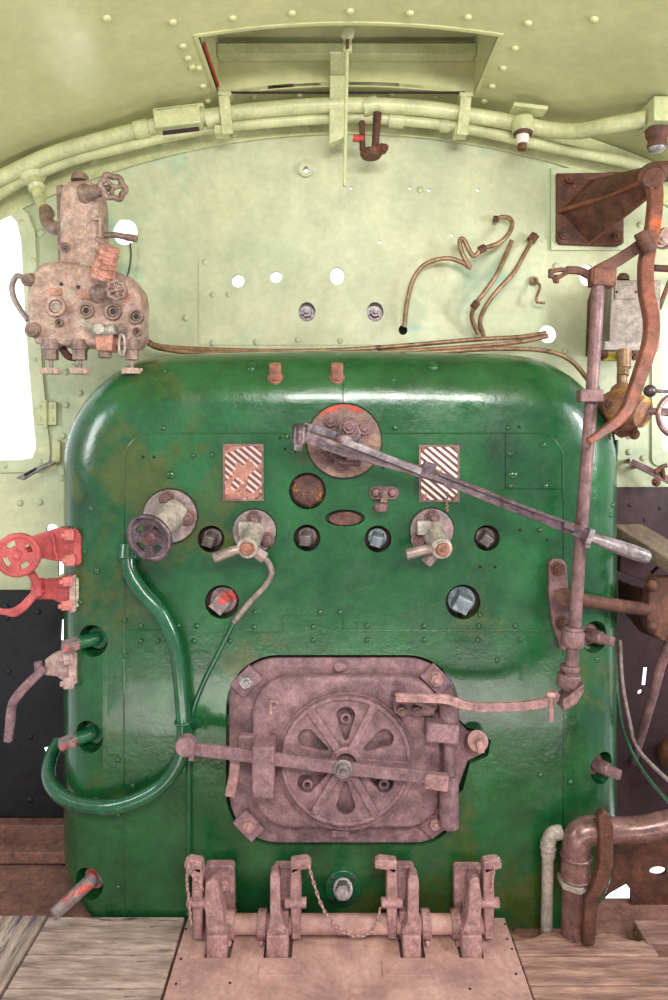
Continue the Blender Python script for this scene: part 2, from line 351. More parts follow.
for q in [(107, 18), (173, 22), (233, 18), (292, 13), (350, 11), (410, 13), (468, 17), (528, 23), (183, 46), (188, 58), (199, 68), (203, 86), (208, 101), (594, 19), (515, 48), (503, 68), (492, 86), (484, 101), (254, 97), (300, 95), (391, 93), (436, 98), (192, 67)]:
    p, n = roofhit(*q); rivet(ceiling, p, n, .0125, 'roof', flat=.75)
p, n = roofhit(594, 19)
# front wall (upper, pale green)
g = G(); zb = P(0, 600, YW).z
pts = [V((-1.5, YW, zb))] + [V((-1.5 + 3.0 * i / 40, YW, roofz(-1.5 + 3.0 * i / 40) - .002)) for i in range(41)] + [V((1.5, YW, zb))]
g.prism(pts, V((0, .012, 0)))
wall = build(g, 'wall_front', 'wall', kind='structure')
g = G()
def wcut(px, extra=.03):
    f = [P(a, b, YW) for a, b in px]; g.ring_loft([[p + V((0, -extra, 0)) for p in f], [p + V((0, .05, 0)) for p in f]])
win_left = [(-95, 214), (-60, 208), (-10, 209), (8, 213), (17, 222), (21, 240), (25, 310), (29, 370), (36, 448), (32, 458), (20, 460), (-80, 462), (-95, 440)]
wcut(win_left)
win_right = rrect(662, 308, 760, 452, 6)
wcut(win_right)
holes = [(238, 281, 6.3, 6.3), (276, 277, 6, 5.5), (337, 276, 7, 8.5), (307, 312, 8.5, 10), (375, 312, 8.5, 10), (403, 330, 4.5, 5), (548, 334, 9, 9), (587, 275, 8, 11),
         (125, 232, 12.5, 13), (306, 171, 2.8, 2.8), (379.5, 242, 1.8, 1.8), (452, 235, 1.8, 1.8), (351, 188, 1.5, 1.5), (410, 188, 1.5, 1.5), (429, 190, 1.5, 1.5),
         (478, 190, 1.8, 1.8), (52, 529, 6, 5), (594, 388, 6, 4), (541, 242, 1.2, 1.2)]
for x, y, a, b in holes: wcut(circ(x, y, a, 20, b))
wcut([(58, 561), (66, 561), (66, 572), (58, 576)]); wcut([(68, 562), (72, 562), (71, 573), (68, 573)])
cut(wall, g)
# window frames
def ringplate(name, px_out, px_in, Y, th, m, parent, **k):
    g = G(); add_outline(g, px_out, [px_in], Y, th); return build(g, name, m, parent, bevel=.0015, **k)
w1 = thing('window_1', P(-30, 462, YW), None, None); tag(w1, kind='structure')
wo = [(-110, 200), (-60, 196), (-5, 197), (15, 202), (28, 214), (35, 232), (38, 310), (42, 370), (50, 452), (48, 466), (40, 472), (-90, 474), (-110, 450)]
fr = ringplate('window_frame', wo, win_left, YW - .012, .011, 'wall', w1)
g = G(); g.plate([(a, b) for a, b in win_left][::1], YW + .004, .004); build(g, 'pane', 'glass', w1)
for q in [(22, 222), (33, 260), (35, 360), (40, 462), (5, 466), (36, 410)]: rivet(fr, P(*q, YW - .012), FR, .009, 'wall')
w2 = thing('window_2', P(710, 460, YW), None, None); tag(w2, kind='structure')
ringplate('window_frame', rrect(652, 296, 772, 466, 8), win_right, YW - .01, .009, 'wall', w2)
g = G(); g.plate(win_right, YW + .004, .004); build(g, 'pane', 'glass', w2)
# lower dark panels of the front wall
g = G(); g.plate([(-110, 590), (-110, 828), (90, 828), (90, 590)], YW - .004, .004 + .012)
wl = build(g, 'wall_left', 'black', kind='structure')
g = G()
for px in ([(61, 620), (69, 617), (69, 642), (60, 641)], [(42, 748), (57, 744), (60, 746), (50, 758), (46, 756)]): wcut(px)
cut(wl, g)
for q in [(6, 607), (38, 612), (7, 618), (30, 737), (8, 672), (30, 800)]: rivet(wl, P(*q, YW - .004), FR, .011, 'black')
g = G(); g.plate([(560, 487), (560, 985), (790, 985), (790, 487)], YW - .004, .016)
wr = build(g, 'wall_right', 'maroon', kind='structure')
g = G()
for px in ([(550, 850), (800, 850), (800, 1000), (550, 1000)], [(643, 667), (648.5, 667), (646.5, 686), (641, 686)], circ(640, 692, 3, 8),
           [(618, 530), (621, 530), (621, 541), (618, 541)]): wcut(px)
cut(wr, g)
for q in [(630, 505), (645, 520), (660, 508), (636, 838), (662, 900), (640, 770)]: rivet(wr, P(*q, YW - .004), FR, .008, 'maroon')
# curved corner angle strip along the roof/wall junction
def arcpts(dz, Y, x0=-1.46, x1=1.46, n=60):
    R = RR - dz; return [V((x0 + (x1 - x0) * i / n, Y, RZT - RR + math.sqrt(R * R - (x0 + (x1 - x0) * i / n - RXC) ** 2))) for i in range(n + 1)]
g = G(); a = arcpts(.004, YW - .014); b = arcpts(.128, YW - .014)
g.ring_loft([[p, p + V((0, .012, 0)), q + V((0, .012, 0)), q] for p, q in zip(a, b)])
tr1 = build(g, 'trim_1', 'cond', kind='structure', bevel=.002)
for q in [(163, 143), (92, 161), (235, 133), (307, 127), (453, 133), (595, 160), (380, 127), (38, 178)]:
    p = P(*q, YW - .014); g = G(); g.bolt(p, FR, .013, .012, 1.3); build(g, 'bolt', 'cond', tr1)
# wall rivets, raised patch panel
g = G(); add_outline(g, rrect(199, 257, 436, 345, 3), [[(x + a * math.cos(t * PI / 12), y + b * math.sin(t * PI / 12)) for t in range(24)] for x, y, a, b in [(238, 281, 6.3, 6.3), (276, 277, 6, 5.5), (337, 276, 7, 8.5), (307, 312, 8.5, 10), (375, 312, 8.5, 10), (403, 330, 4.5, 5)]], YW - .004, .003)
build(g, 'patch_panel', 'wall', wall)
for q in [(213, 295), (229, 295), (213, 343), (256, 342), (298, 340), (340, 341), (205, 262), (42, 232), (44, 343 - 70), (40, 234), (98, 465 - 70), (74, 367), (66, 372), (63, 436), (62, 478), (40, 502), (565, 351), (600, 400), (630, 425), (629, 436), (629, 452), (630, 461), (643, 458), (420, 190), (186, 318), (556, 266), (80, 393), (66, 405), (20, 503), (652, 355), (640, 225), (644, 410)]:
    rivet(wall, P(*q, YW), FR, .0125, 'wall', flat=.7)
g = G(); p = P(306, 171, YW); g.tubering(p, FR, .026, .011, .016, 6 * 4); build(g, 'nut', 'wall', wall)
# ------------------------------------------------------------------ floor
g = G(); g.box((0, -1.0, -.06), (3.0, 2.94, .04)); floor = build(g, 'floor', 'rfloor', kind='structure')
g = G(); g.box((1.2, .33, -.06), (.76, .4, .2)); cut(floor, g)
def plank(x0, x1, y0, y1, m, label, wob=0, group=None, top=0):
    g = G(); th = .038
    n = 12; top_e = []
    for i in range(n + 1):
        x = x0 + (x1 - x0) * i / n; top_e.append(V((x, y1 - (wob * (math.sin(i * 1.3) * .5 + .5 + (i / n) * .4)), top)))
    pts = [V((x0, y0, top)), V((x1, y0, top))] + top_e[::-1]
    g.prism(pts, V((0, 0, -th)))
    return build(g, 'floor_plank', m, None, label, 'plank', group, bevel=.003)
plank(-.853, -.445, -.146, -.006, 'wood', 'grey stained floor plank against the green boiler, left of the steel plate')
plank(-.853, -.445, -.258, -.15, 'wood', 'second floor plank from the boiler, left of the steel plate')
plank(-.853, -.445, -.372, -.262, 'wood', 'floor plank cut by the bottom of the photo, left of the steel plate')
for i in range(3): plank(-.853, -.445, -.486 - .114 * i, -.376 - .114 * i, 'wood', None)
plank(.512, .9, -.152, -.06, 'woodr', 'red brown floor plank with broken edge under the bent water pipes', .03)
plank(.512, 1.3, -.25, -.156, 'woodr', 'second floor plank from the boiler, right of the steel plate')
plank(.512, 1.3, -.36, -.254, 'woodr', 'floor plank cut by the bottom of the photo, right of the steel plate')
for i in range(3): plank(.512, 1.3, -.474 - .114 * i, -.364 - .114 * i, 'woodr', None)
for i, lb in enumerate(['lengthwise side board next to the left floor planks', 'lengthwise side board at the far left edge of the floor']):
    g = G(); x1 = -.862 - .155 * i; g.box((x1 - .073, -.55, -.02), (.146, 1.1 - .06 * i, .04)); build(g, 'floor_plank', 'woody', None, lb, 'plank', bevel=.003)
for o in [o for o in C.objects if o.name.startswith('floor_plank') and 'label' not in o]:
    right = W[o.name].x > 0
    tag(o, 'floor plank of the rows nearer the camera, %s of the steel plate' % ('right' if right else 'left'), 'plank', 'near floor planks on the ' + ('right' if right else 'left'))
# left rusty shelf edge behind the boards
g = G(); g.box((-1.2, .385, .03), (.62, .05, .05)); g.box((-1.2, .33, -.01), (.62, .1, .04))
build(g, 'trim_2', 'rfloor', kind='structure', bevel=.004)
# wooden block behind right planks
g = G(); g.box((.96, -.07, -.017), (.15, .09, .045)); build(g, 'timber_block', 'woodr', None, 'short brown timber block on the floor behind the right planks', 'block', bevel=.004)
# ------------------------------------------------------------------ BOILER BACKHEAD
BX0, BX1, BZ0, BZ1, BR = -.868, .908, -.04, 1.7, .175
def bh_ring(ins, Y, n=10):
    x0, x1, z1 = BX0 + ins, BX1 - ins, BZ1 - ins; rt = .36 - ins; z0 = BZ0
    rb = max(.2 - ins, .02)
    out = [V((x0 + rb - rb * math.cos(a), Y, z0 + rb - rb * math.sin(a))) for a in [PI / 2 * i / 6 for i in range(7)]]
    out += [V((x1 - rb + rb * math.sin(a), Y, z0 + rb - rb * math.cos(a))) for a in [PI / 2 * i / 6 for i in range(7)]]
    out += [V((x1 - rt + rt * math.cos(a), Y, z1 - rt + rt * math.sin(a))) for a in [PI / 2 * i / n for i in range(n + 1)]]
    nt = 8
    for i in range(1, nt): out.append(V((x1 - rt + (x0 + rt - x1 + rt) * i / nt, Y, z1 + .012 * math.sin(PI * i / nt))))
    out += [V((x0 + rt + rt * math.cos(a), Y, z1 - rt + rt * math.sin(a))) for a in [PI / 2 + PI / 2 * i / n for i in range(n + 1)]]
    return out
g = G(); rings = []
for i in range(0, 10):
    th = PI / 2 * i / 9; rings.append(bh_ring(BR * (1 - math.sin(th)), BR * (1 - math.cos(th))))
rings.append(bh_ring(0, YW - .016)); g.ring_loft(rings)
bh = build(g, 'boiler_backhead', 'green', None, 'large glossy green boiler backhead plate with rounded flanged edges', 'boiler')
# cutters
g = G()
recs = [(211, 539, 13.5), (307, 538, 13.5), (378, 539, 13.5), (487, 538, 13), (222, 602, 17), (463, 602, 17.5), (307.5, 491, 18.5)]
for x, y, r in recs: g.cyl(P(x, y, 0) + V((0, -.03, 0)), P(x, y, 0) + V((0, .055, 0)), S(r), seg=36)
for x, y, r in [(344, 441, 38.5), (170.5, 516, 28), (254.5, 531, 22.5), (431.5, 530, 22.8)]:
    g.cyl(P(x, y, 0) + V((0, -.03, 0)), P(x, y, 0) + V((0, .012, 0)), S(r), seg=40)
ov = circ(345, 518, 20, 28, 8.5); f = [P(a, b, 0) for a, b in ov]; g.ring_loft([[p + V((0, -.03, 0)) for p in f], [p + V((0, .03, 0)) for p in f]])
fire_out = rrect(226, 655, 459, 846, 0, 10, (52, 52, 44, 52))
f = [P(a, b, 0) for a, b in fire_out]; g.ring_loft([[p + V((0, -.03, 0)) for p in f], [p + V((0, .05, 0)) for p in f]])
side_ax = V((-.72, -.66, -.04)).normalized(); side_axr = V((.62, -.78, -.05)).normalized()
sides = [(92, 641, 0), (88, 737, 0), (88, 884, 0), (595, 637, 1), (603, 768, 1)]
def flange_pt(px, py):
    left = px < 334
    best = None
    for i in range(181):
        th = PI / 2 * i / 180; X = (BX0 + BR - BR * math.sin(th)) if left else (BX1 - BR + BR * math.sin(th)); Y = BR * (1 - math.cos(th))
        q = HX + F * X / (Y + D)
        if best is None or abs(q - px) < best[0]: best = (abs(q - px), X, Y, th)
    _, X, Y, th = best
    return V((X, Y, CZ - (py - HY) * (Y + D) / F)), V((math.sin(th) * (-1 if left else 1), -math.cos(th), 0))
for x, y, s in sides:
    p, n = flange_pt(x, y); a = side_axr if s else side_ax
    g.cyl(p - n * .05, p + n * .06, .045, .052, seg=28)
cut(bh, g)
g = G()                                             # bulge of the fire-hole opening at its right side + seams (second pass so cutters never overlap)
f = [P(a, b, 0) for a, b in [(452, 712), (468, 728), (480, 730), (491, 741), (488, 756), (470, 764), (463, 790), (452, 800)]]
g.ring_loft([[p + V((0, -.03, 0)) for p in f], [p + V((0, .05, 0)) for p in f]])
cut(bh, g)
g = G()
def seam(px, w=.8, dep=.003):
    for (a, b), (c, d) in zip(px[:-1], px[1:]):
        A, B = P(a, b, 0), P(c, d, 0); t = (B - A).normalized(); ln = (B - A).length
        g.box((A + B) / 2, (ln * 1.001, dep * 2, S(w)), t, UP if abs(t.z) < .9 else RT)
seam([(563, 500), (563, 655)], 1.0); seam([(563, 690), (563, 925)], 1.7)
seam([(505, 432), (505, 489)], 1.0); seam([(506.2, 489.3), (561.5, 489.3)], 1.0)
cut(bh, g)
# raised seam beads and edge strips of cladding sheets
def bead(pts, r, name='seam_bead', m='green', n=1):
    g = G(); g.tube([P(a, b, -.0004) for a, b in pts], r, 6, n); return build(g, name, m, bh)
bead([(124, 920), (124, 700), (124, 500), (124, 462), (125.5, 453), (128.5, 445), (134, 439), (142, 434.5), (152, 433), (305, 433)], .0028)
bead([(383, 433), (450, 433), (538, 433), (547, 435), (555, 440), (560, 447), (562.5, 456), (563, 498)], .0028)
bead([(124, 630), (160, 630)], .002); bead([(245, 632), (283, 632), (283, 615), (343, 615), (343, 631)], .002)
bead([(343, 631), (450, 631), (560, 631)], .0022)
rvs = [(141, 626), (178, 626), (197, 626), (254, 627), (313, 627), (367, 626), (424, 626), (479, 626), (515, 626), (141, 641), (158, 641), (194, 641), (230, 641), (313, 640), (367, 640), (424, 640), (478, 640), (520, 640),
       (163, 428), (395, 428), (508, 428), (171, 474), (543, 445), (510, 454), (510, 486), (545, 486), (118, 760), (118, 887), (125, 620), (126, 656), (118, 815), (133, 786), (540, 775), (570, 782), (571, 650), (497, 660),
       (510, 475), (480, 615), (212, 455), (193, 456), (287, 437), (293, 452), (340, 612), (255, 612), (565, 645), (540, 530), (535, 512), (320, 612)]
for x, y in rvs: rivet(bh, P(x, y, 0), FR, .0085, 'green', flat=.8)
for x, y in [(513, 475), (171, 475)]: rivet(bh, P(x, y, 0), FR, .013, 'green')
for x, y in [(143, 457), (154, 457), (280, 438), (285, 449), (519, 427), (495, 567), (480, 567), (383, 468), (373, 367 + 80), (520, 530), (547, 540)]: rivet(bh, P(x, y, 0), FR, .005, 'dark', 'screw_hole', .15)
for x, y in [(91, 509), (97, 571), (613, 505), (611, 515), (598, 660), (85, 552), (80, 602), (96, 800)]:
    p, n = flange_pt(x, y); rivet(bh, p, n, .009, 'green')
def top_pt(px, py):
    for i in range(400):
        th = PI / 2 * i / 400; Z = BZ1 - BR + BR * math.sin(th); Y = BR * (1 - math.cos(th))
        if HY - F * (Z - CZ) / (Y + D) <= py: break
    return V(((px - HX) * (Y + D) / F, Y, Z + .004)), V((0, -math.cos(th), math.sin(th)))
for x, y in [(252, 369), (303, 362), (433, 368), (393, 381), (165, 372)]:
    p, n = top_pt(x, y); rivet(bh, p, n, .017 if x in (252, 433) else .008, 'green')
p, n = top_pt(343, 385); g = G(); g.box(p, (.0025, .12, .006), RT, n); build(g, 'joint_groove', 'dgreen', bh)
g = G(); add_outline(g, rrect(506, 434, 561, 488, 3, 6, (2, 22, 2, 2)), [], -.003, .003); build(g, 'access_panel', 'green', bh, bevel=.001)
# rusty cover discs in the recesses
g = G(); p = P(307.5, 491, 0); g.lathe(p + V((0, .05, 0)), FR, [(S(18), 0), (S(17.6), .016), (S(15), .024), (0, .025)], 32); build(g, 'cover_disc', 'rustdisc', bh, label='round rust-speckled blanking disc')
g = G(); g.plate(circ(345, 519, 17, 28, 7.3), .006, .02); build(g, 'oval_cover', 'rustdisc', bh, label='oval rusty inset', bevel=.004)
g = G(); add_outline(g, circ(345, 518, 24, 32, 11.5), [circ(345, 518, 20.5, 32, 9)], -.003, .004); build(g, 'oval_rim', 'green', bh, bevel=.001)
g = G(); g.plate(circ(343, 889, 18, 32), -.012, .014); build(g, 'blowdown_flange', 'green2', bh, bevel=.002)
for i in range(4): rivet(bh, P(343 + 14.5 * math.cos(i * PI / 2 + .8), 889 + 14.5 * math.sin(i * PI / 2 + .8), -.012), FR, .006, 'dsteel', 'screw')
# boiler barrel beyond the wall, seen through the holes
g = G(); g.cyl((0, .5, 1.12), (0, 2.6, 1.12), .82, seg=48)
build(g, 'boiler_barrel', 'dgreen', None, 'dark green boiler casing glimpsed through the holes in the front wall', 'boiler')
for x, y in ((307, 313), (375, 313)):
    q = P(x, y, .46); g = G(); g.bolt(q, FR, .02, .03); g.cyl(q, q + V((0, .06, 0)), .04)
    build(g, 'casing_stud', 'steel', None, 'grey nut behind the %s large oval hole in the wall' % ('left' if x < 340 else 'right'), 'bolt')
# ------------------------------------------------------------------ washout plugs
plugs = [(211, 539, 10, 'plug', .5, 'small brown washout plug between handwheel valve and left gauge cock'),
         (307, 538, 10, 'plug', .75, 'small dark washout plug right of the left gauge cock, below the rusty round disc'),
         (378, 539, 10, 'plugb', .5, 'small blue grey washout plug below the T-shaped bracket'),
         (487, 538, 10, 'plug', .1, 'small brown washout plug right of the right gauge cock'),
         (222, 602, 14, 'tip', .1, 'large red touched washout plug in the lower left recess above the firehole'),
         (463, 602, 14.5, 'plugb', .3, 'large grey washout plug in the lower right recess above the firehole')]
for x, y, r, m, rot, lb in plugs:
    p = P(x, y, 0); t = thing('washout_plug', p + V((0, .05, 0)), lb, 'plug')
    g = G(); g.tubering(p + V((0, .052, 0)), FR, S(r + 3), S(r * .9), .012); build(g, 'seat_ring', 'bore', t)
    g = G(); g.lathe(p + V((0, .054, 0)), FR, [(S(r), 0), (S(r), .022), (S(r * .93), .028), (0, .029)], 28); build(g, 'plug_body', m, t)
    q = p + V((0, .024, 0)); ax = V((-.12, -1, -.1)).normalized(); g = G(); g.cyl(q, q + ax * .05, S(r * .82), S(r * .76), seg=4, rot=rot); build(g, 'square_head', m, t, bevel=.003)
sl = ['red tipped plug on the left boiler flange, just above the lowest left cock', 'red tipped plug on the left boiler flange, level with the firehole bar', 'long grey plug with red patch low on the left boiler flange near the planks',
      'rusty plug on the right boiler flange behind the vertical shaft', 'worn plug low on the right boiler flange above the bent pipes']
for (x, y, s), lb in zip(sides, sl):
    p, n = flange_pt(x, y); a = side_axr if s else side_ax
    if y > 850: a = V((-.62, -.72, -.32)).normalized()
    t = thing('flange_plug', p, lb, 'plug'); q = p - n * .03; L = .1 if not s else .075
    if y > 850: L = .13
    g = G(); g.cyl(p - n * .049, p - n * .03, .034); g.cyl(q, q + a * L * .6, .021, .02); build(g, 'plug_body', 'green2' if not s and y < 850 else ('shaft' if s else 'tip'), t, bevel=.002)
    g = G(); g.cyl(q + a * L * .55, q + a * L * 1.05, .021, .019, seg=4 if y < 850 else 6, rot=.5); build(g, 'square_head', 'tip' if not s else 'shaft', t, bevel=.002)
for x, lb in ((275.5, 'orange rusty bolt standing on the top flange, left one'), (337, 'orange rusty bolt standing on the top flange, right one')):
    p, n = top_pt(x, 380); ax = V((0, -.35, .93)).normalized()
    g = G(); g.cyl(p - n * .012, p + ax * .006, .024); g.bolt(p, ax, .0205, .046, 0, stud=False)
    b = build(g, 'flange_bolt', 'orust', None, lb, 'bolt', bevel=.001)
# blowdown bolt
t = thing('square_plug', P(343, 889, -.012), 'grey square-headed plug in a round green flange below the firehole', 'plug')
g = G(); g.cyl(P(343, 889, -.01), P(343, 889, -.035), S(10)); build(g, 'plug_body', 'steel', t, bevel=.002)
g = G(); g.cyl(P(343, 888, -.03), P(342, 893, -.1), S(7.5), S(7), seg=6); build(g, 'square_head', 'steel', t, bevel=.002)
# ------------------------------------------------------------------ striped plaques
for (x0, y0, x1, y1, m, lb) in ((223, 444, 263.5, 501, 'stripeL', 'worn pink plaque with diagonal stripes left of the regulator plate'), (419, 445, 459.5, 502, 'stripeR', 'diagonally striped white and brown plaque behind the regulator lever')):
    t = thing('striped_plaque', P((x0 + x1) / 2, y1, 0), lb, 'plaque')
    g = G(); g.plate([(x0, y0), (x1, y0), (x1, y1), (x0, y1)], -.006, .0055); build(g, 'plate', m, t, bevel=.001)
    g = G(); add_outline(g, rrect(x0, y0, x1, y1, 1), [rrect(x0 + 2, y0 + 2, x1 - 2, y1 - 2, 1)], -.0075, .0015); build(g, 'rim', 'shaft', t)
    for a in (x0 + 4, x1 - 4):
        for b in (y0 + 4, y1 - 4): rivet(t, P(a, b, -.006), FR, .007, 'orust', 'screw')
# ------------------------------------------------------------------ valves on the backhead
def flange_disc(t, x, y, r, m, bolts, br=.019, Y0=.012, top=-.014):
    g = G(); g.lathe(P(x, y, 0) + V((0, Y0, 0)), FR, [(S(r), 0), (S(r), Y0 - top - .003), (S(r) - .003, Y0 - top), (0, Y0 - top)], 40); build(g, 'flange', m, t)
    for bx, by in bolts:
        g = G(); g.bolt(P(bx, by, top), FR, br, .02); build(g, 'nut', 'shaft', t, bevel=.001)
t = thing('handwheel_valve', P(170.5, 516, 0), 'round flanged valve with dark slotted handwheel at upper left of the backhead', 'valve')
flange_disc(t, 170.5, 516, 26.5, 'flange', [(167, 499), (189, 518)], .018)
a, b = P(173, 513, -.01), P(151, 536, -.13); d = (b - a)
g = G(); g.lathe(a, d, [(S(16), 0), (S(14.5), .02), (S(13.5), .06), (S(12.5), .09), (S(11), .1), (S(11), d.length * .8), (0, d.length * .81)], 28); build(g, 'bonnet', 'pale', t)
g = G(); g.cyl(a + d * .7, b, .011); build(g, 'stem', 'dsteel', t)
wc = P(149.5, 538, -.14); wa = V((-.28, -.92, -.24)).normalized();
g = G(); g.slotwheel(wc, wa, S(23, -.14), S(9.5, -.14), S(16.5, -.14), 4, .42, .009, rot=.35); g.torus(wc, wa, S(22.5, -.14), S(2.9, -.14)); g.torus(wc, wa, S(9, -.14), .003)
whl = build(g, 'handwheel', 'dsteel', t)
g = G(); g.lathe(wc - wa * .01, wa, [(S(9), 0), (S(7.5), .014), (S(6), .02)], 20); g.bolt(wc + wa * .008, wa, .013, .014, 1.3); build(g, 'hub_nut', 'shaft', whl)
def cock(px, py, r, bolts, nut, hend, hexp, lb, w=1):
    t = thing('gauge_cock', P(px, py, 0), lb, 'valve')
    flange_disc(t, px, py, r, 'flange', bolts, .017)
    a, b = P(px - 1, py - 1, -.01), P(nut[0], nut[1], -.085); d = b - a
    g = G(); g.cyl(a, b + d * .15, S(11.5), S(10), seg=24); g.box(P(px - 8, py - 3, -.03), (S(14), .05, S(14)))
    g.lathe(b - V((0, -.035, 0)), FR, [(S(10), 0), (S(10.5), .02), (S(10), .05), (S(8.5), .055)], 24); build(g, 'cock_body', 'pale', t, bevel=.003)
    g = G(); g.bolt(b + V((0, -.018, 0)), FR, S(6.3), .018, 1.2, stud=False); g.cyl(b + V((0, -.03, 0)), b + V((0, -.042, 0)), .005); build(g, 'plug_nut', 'orust', t, bevel=.001)
    g = G(); h = P(*hend, -.1); g.tube([b + V((0, -.003, 0)), b * .5 + h * .5 + V((0, -.004, .003)), h], S(5), 14, scale=[.75, .95, 1.05]); build(g, 'handle', 'gtube', t, bevel=.002)
    g = G(); hx = P(*hexp, -.06); ax = (hx - b).normalized(); ax = V((ax.x, .1, ax.z)).normalized(); g.cyl(hx - ax * .03, hx + ax * .014, S(6.5), seg=6); g.cyl(hx - ax * .04, hx - ax * .02, .012); build(g, 'outlet_nut', 'gtube', t, bevel=.0015)
    return t
cock(254.5, 531, 21.5, [(254, 518), (267, 539.5)], (248, 547), (214, 558), (261, 555), 'left gauge cock with handle pointing left, its thin pipe leading down')
cock(431.5, 530, 21.5, [(432, 517), (418.5, 539.5)], (441, 547.5), (406, 554.5), (429, 559), 'right gauge cock with short handle below the striped plaque')
t = thing('drain_pipe', P(189, 910, -.01), 'thin pipe from the left gauge cock curving down the backhead to the floor', 'pipe')
g = G(); g.tube([P(262, 557, -.055), P(268, 562, -.05), P(271.5, 573, -.04), P(265, 586, -.03), P(249, 603, -.022), P(234, 622, -.012)], S(3), 10); build(g, 'bare_section', 'gtube', t, label='bare grey upper length')
g = G(); g.tube([P(234, 622, -.012), P(220, 650, -.012), P(203, 684, -.012), P(192, 715, -.012), P(189, 750, -.012), P(189, 915, -.012)], S(2.6), 10); build(g, 'painted_section', 'green2', t, label='green painted lower length')
# thick green pipe
t = thing('injector_pipe', P(120, 815, -.02), 'thick green pipe from under the handwheel down and hooking left around the boiler edge', 'pipe')
g = G(); g.tube([P(128, 556, -.02), P(130, 572, -.03), P(142, 592, -.035), P(162, 615, -.035), P(176, 650, -.035), P(182, 700, -.035), P(184, 740, -.035), P(178, 764, -.04), P(160, 787, -.05), P(135, 801, -.055), P(110, 807, -.05), P(82, 805, -.02), P(60, 795, .02), P(49, 778, .08), P(50, 760, .14), P(58, 742, .2)], S(7.2), 18, 8)
build(g, 'pipe', 'green2', t)
g = G(); g.cyl(P(128, 560, -.024), P(128.5, 545, -.008), S(10), S(9)); build(g, 'union', 'green2', t, bevel=.002)
g = G(); g.torus(P(183, 722, -.035), V((.05, 0, 1)), S(7.4), .004); g.box(P(196, 723, -.012), (S(12), .01, S(9))); g.bolt(P(198, 723, -.014), FR, .009); build(g, 'pipe_clip', 'green2', t)
# ------------------------------------------------------------------ regulator
t = thing('regulator_gland', P(344, 441, 0), 'round rusty regulator gland plate with red traces near the top of the backhead', 'gland')
g = G(); g.lathe(P(344, 441, 0) + V((0, .012, 0)), FR, [(S(37), 0), (S(37), .024), (S(36), .028), (0, .028)], 48); build(g, 'flange', 'regplate', t)
for bx, by in [(331, 421), (364.5, 429), (322.7, 455), (340, 464)]:
    g = G(); g.bolt(P(bx, by, -.016), FR, .02, .02); build(g, 'nut', 'shaft', t, bevel=.001)
g = G(); g.plate([(326, 448), (342, 420), (357, 420), (362, 434), (352, 456), (336, 462)], -.05, .035); build(g, 'gland_follower', 'dsteel', t, bevel=.006)
g = G(); g.bolt(P(349, 427, -.05), FR, .022, .024); build(g, 'follower_nut', 'shaft', t, bevel=.001)
g = G(); g.cyl(P(344, 445, -.04), P(344, 445, -.105), .026); g.lathe(P(344, 445, -.1), FR, [(.03, 0), (.03, .01), (.016, .016)], 20); build(g, 'spindle', 'dsteel', t)
g = G(); g.tube([P(331, 453, -.05), P(340, 461, -.06), P(352, 463, -.06), P(359, 461, -.05)], .008, 10); g.bolt(P(357, 463, -.06), FR, .009); build(g, 'drain_lug', 'shaft', t)
g = G(); g.ring_loft([[P(344 + r_ * math.cos(a), 441 - r_ * math.sin(a), -.0162) + V((0, o_, 0)) for r_, o_ in ((32.5 + 1.5 * math.sin(a * 9), 0), (36.2, 0), (36.2, -.001), (32.5 + 1.5 * math.sin(a * 9), -.001))] for a in [math.radians(58 + 76 * i / 24) for i in range(25)]]); build(g, 'red_paint_trace', 'redl', t)
t = thing('regulator_lever', P(300, 440, -.12), 'long steel regulator lever slanting down right across the backhead', 'lever')
Yl = -.125
g = G(); g.bar([P(297, 433, Yl), P(340, 449, Yl), P(429, 474, Yl), P(520, 509, Yl - .03), P(590, 537, Yl - .05)], S(11.5, Yl), .016, n=4, scale=[1, 1.12, 1.05, .95, .9]); build(g, 'main_arm', 'dsteel', t, bevel=.002)
g = G(); g.lathe(P(588, 536.5, Yl - .05), P(644, 556, Yl - .075) - P(588, 536.5, Yl - .05), [(S(4.5, Yl), 0), (S(5.6, Yl), .02), (S(7, Yl), .09), (S(7.2, Yl), .13), (S(6.6, Yl), .158), (S(4.6, Yl), .167), (0, .17)], 24); build(g, 'handgrip', 'steel', t)
g = G(); g.bar([P(343, 441, Yl - .012), P(400, 463, Yl - .012), P(428, 474, Yl - .012)], S(7, Yl), .012); build(g, 'link_bar', 'steel', t, bevel=.002)
g = G(); g.bar([P(304, 427, Yl + .02), P(320, 430, Yl + .04), P(335, 436, Yl + .07)], S(8), .012); build(g, 'rear_link', 'steel', t, bevel=.002)
g = G(); g.cyl(P(300, 425, Yl), P(299, 444, Yl), S(7.5, Yl), seg=20); g.cyl(P(299, 443, Yl), P(298, 451, Yl), S(5, Yl), seg=6); g.lathe(P(300, 427, Yl), UP, [(S(9, Yl), 0), (S(8, Yl), .006), (S(5, Yl), .01)], 18); build(g, 'pivot_pin', 'dsteel', t, bevel=.001)
g = G(); g.box(P(428, 470, Yl - .005), (S(12), .03, S(15)), V((.94, 0, -.34)), UP); g.box(P(436, 478, Yl - .012), (S(16), .02, S(5)), V((.94, 0, -.34)), UP); build(g, 'clamp_block', 'dsteel', t, bevel=.002)
g = G(); g.bar([P(440, 474, Yl - .018), P(520, 505, Yl - .045), P(574, 525, Yl - .062)], S(2.6), .008); g.box(P(570, 526, Yl - .055), (S(14), .03, S(6)), V((.94, 0, -.34)), UP); build(g, 'latch_rod', 'dsteel', t)
g = G(); g.box(P(588.5, 536, Yl - .05), (S(5, Yl), .034, S(15, Yl)), V((.94, 0, -.34)), UP); g.cyl(P(588, 542, Yl - .05), P(587, 548, Yl - .05), .009, seg=6); build(g, 'collar', 'steel', t, bevel=.002)
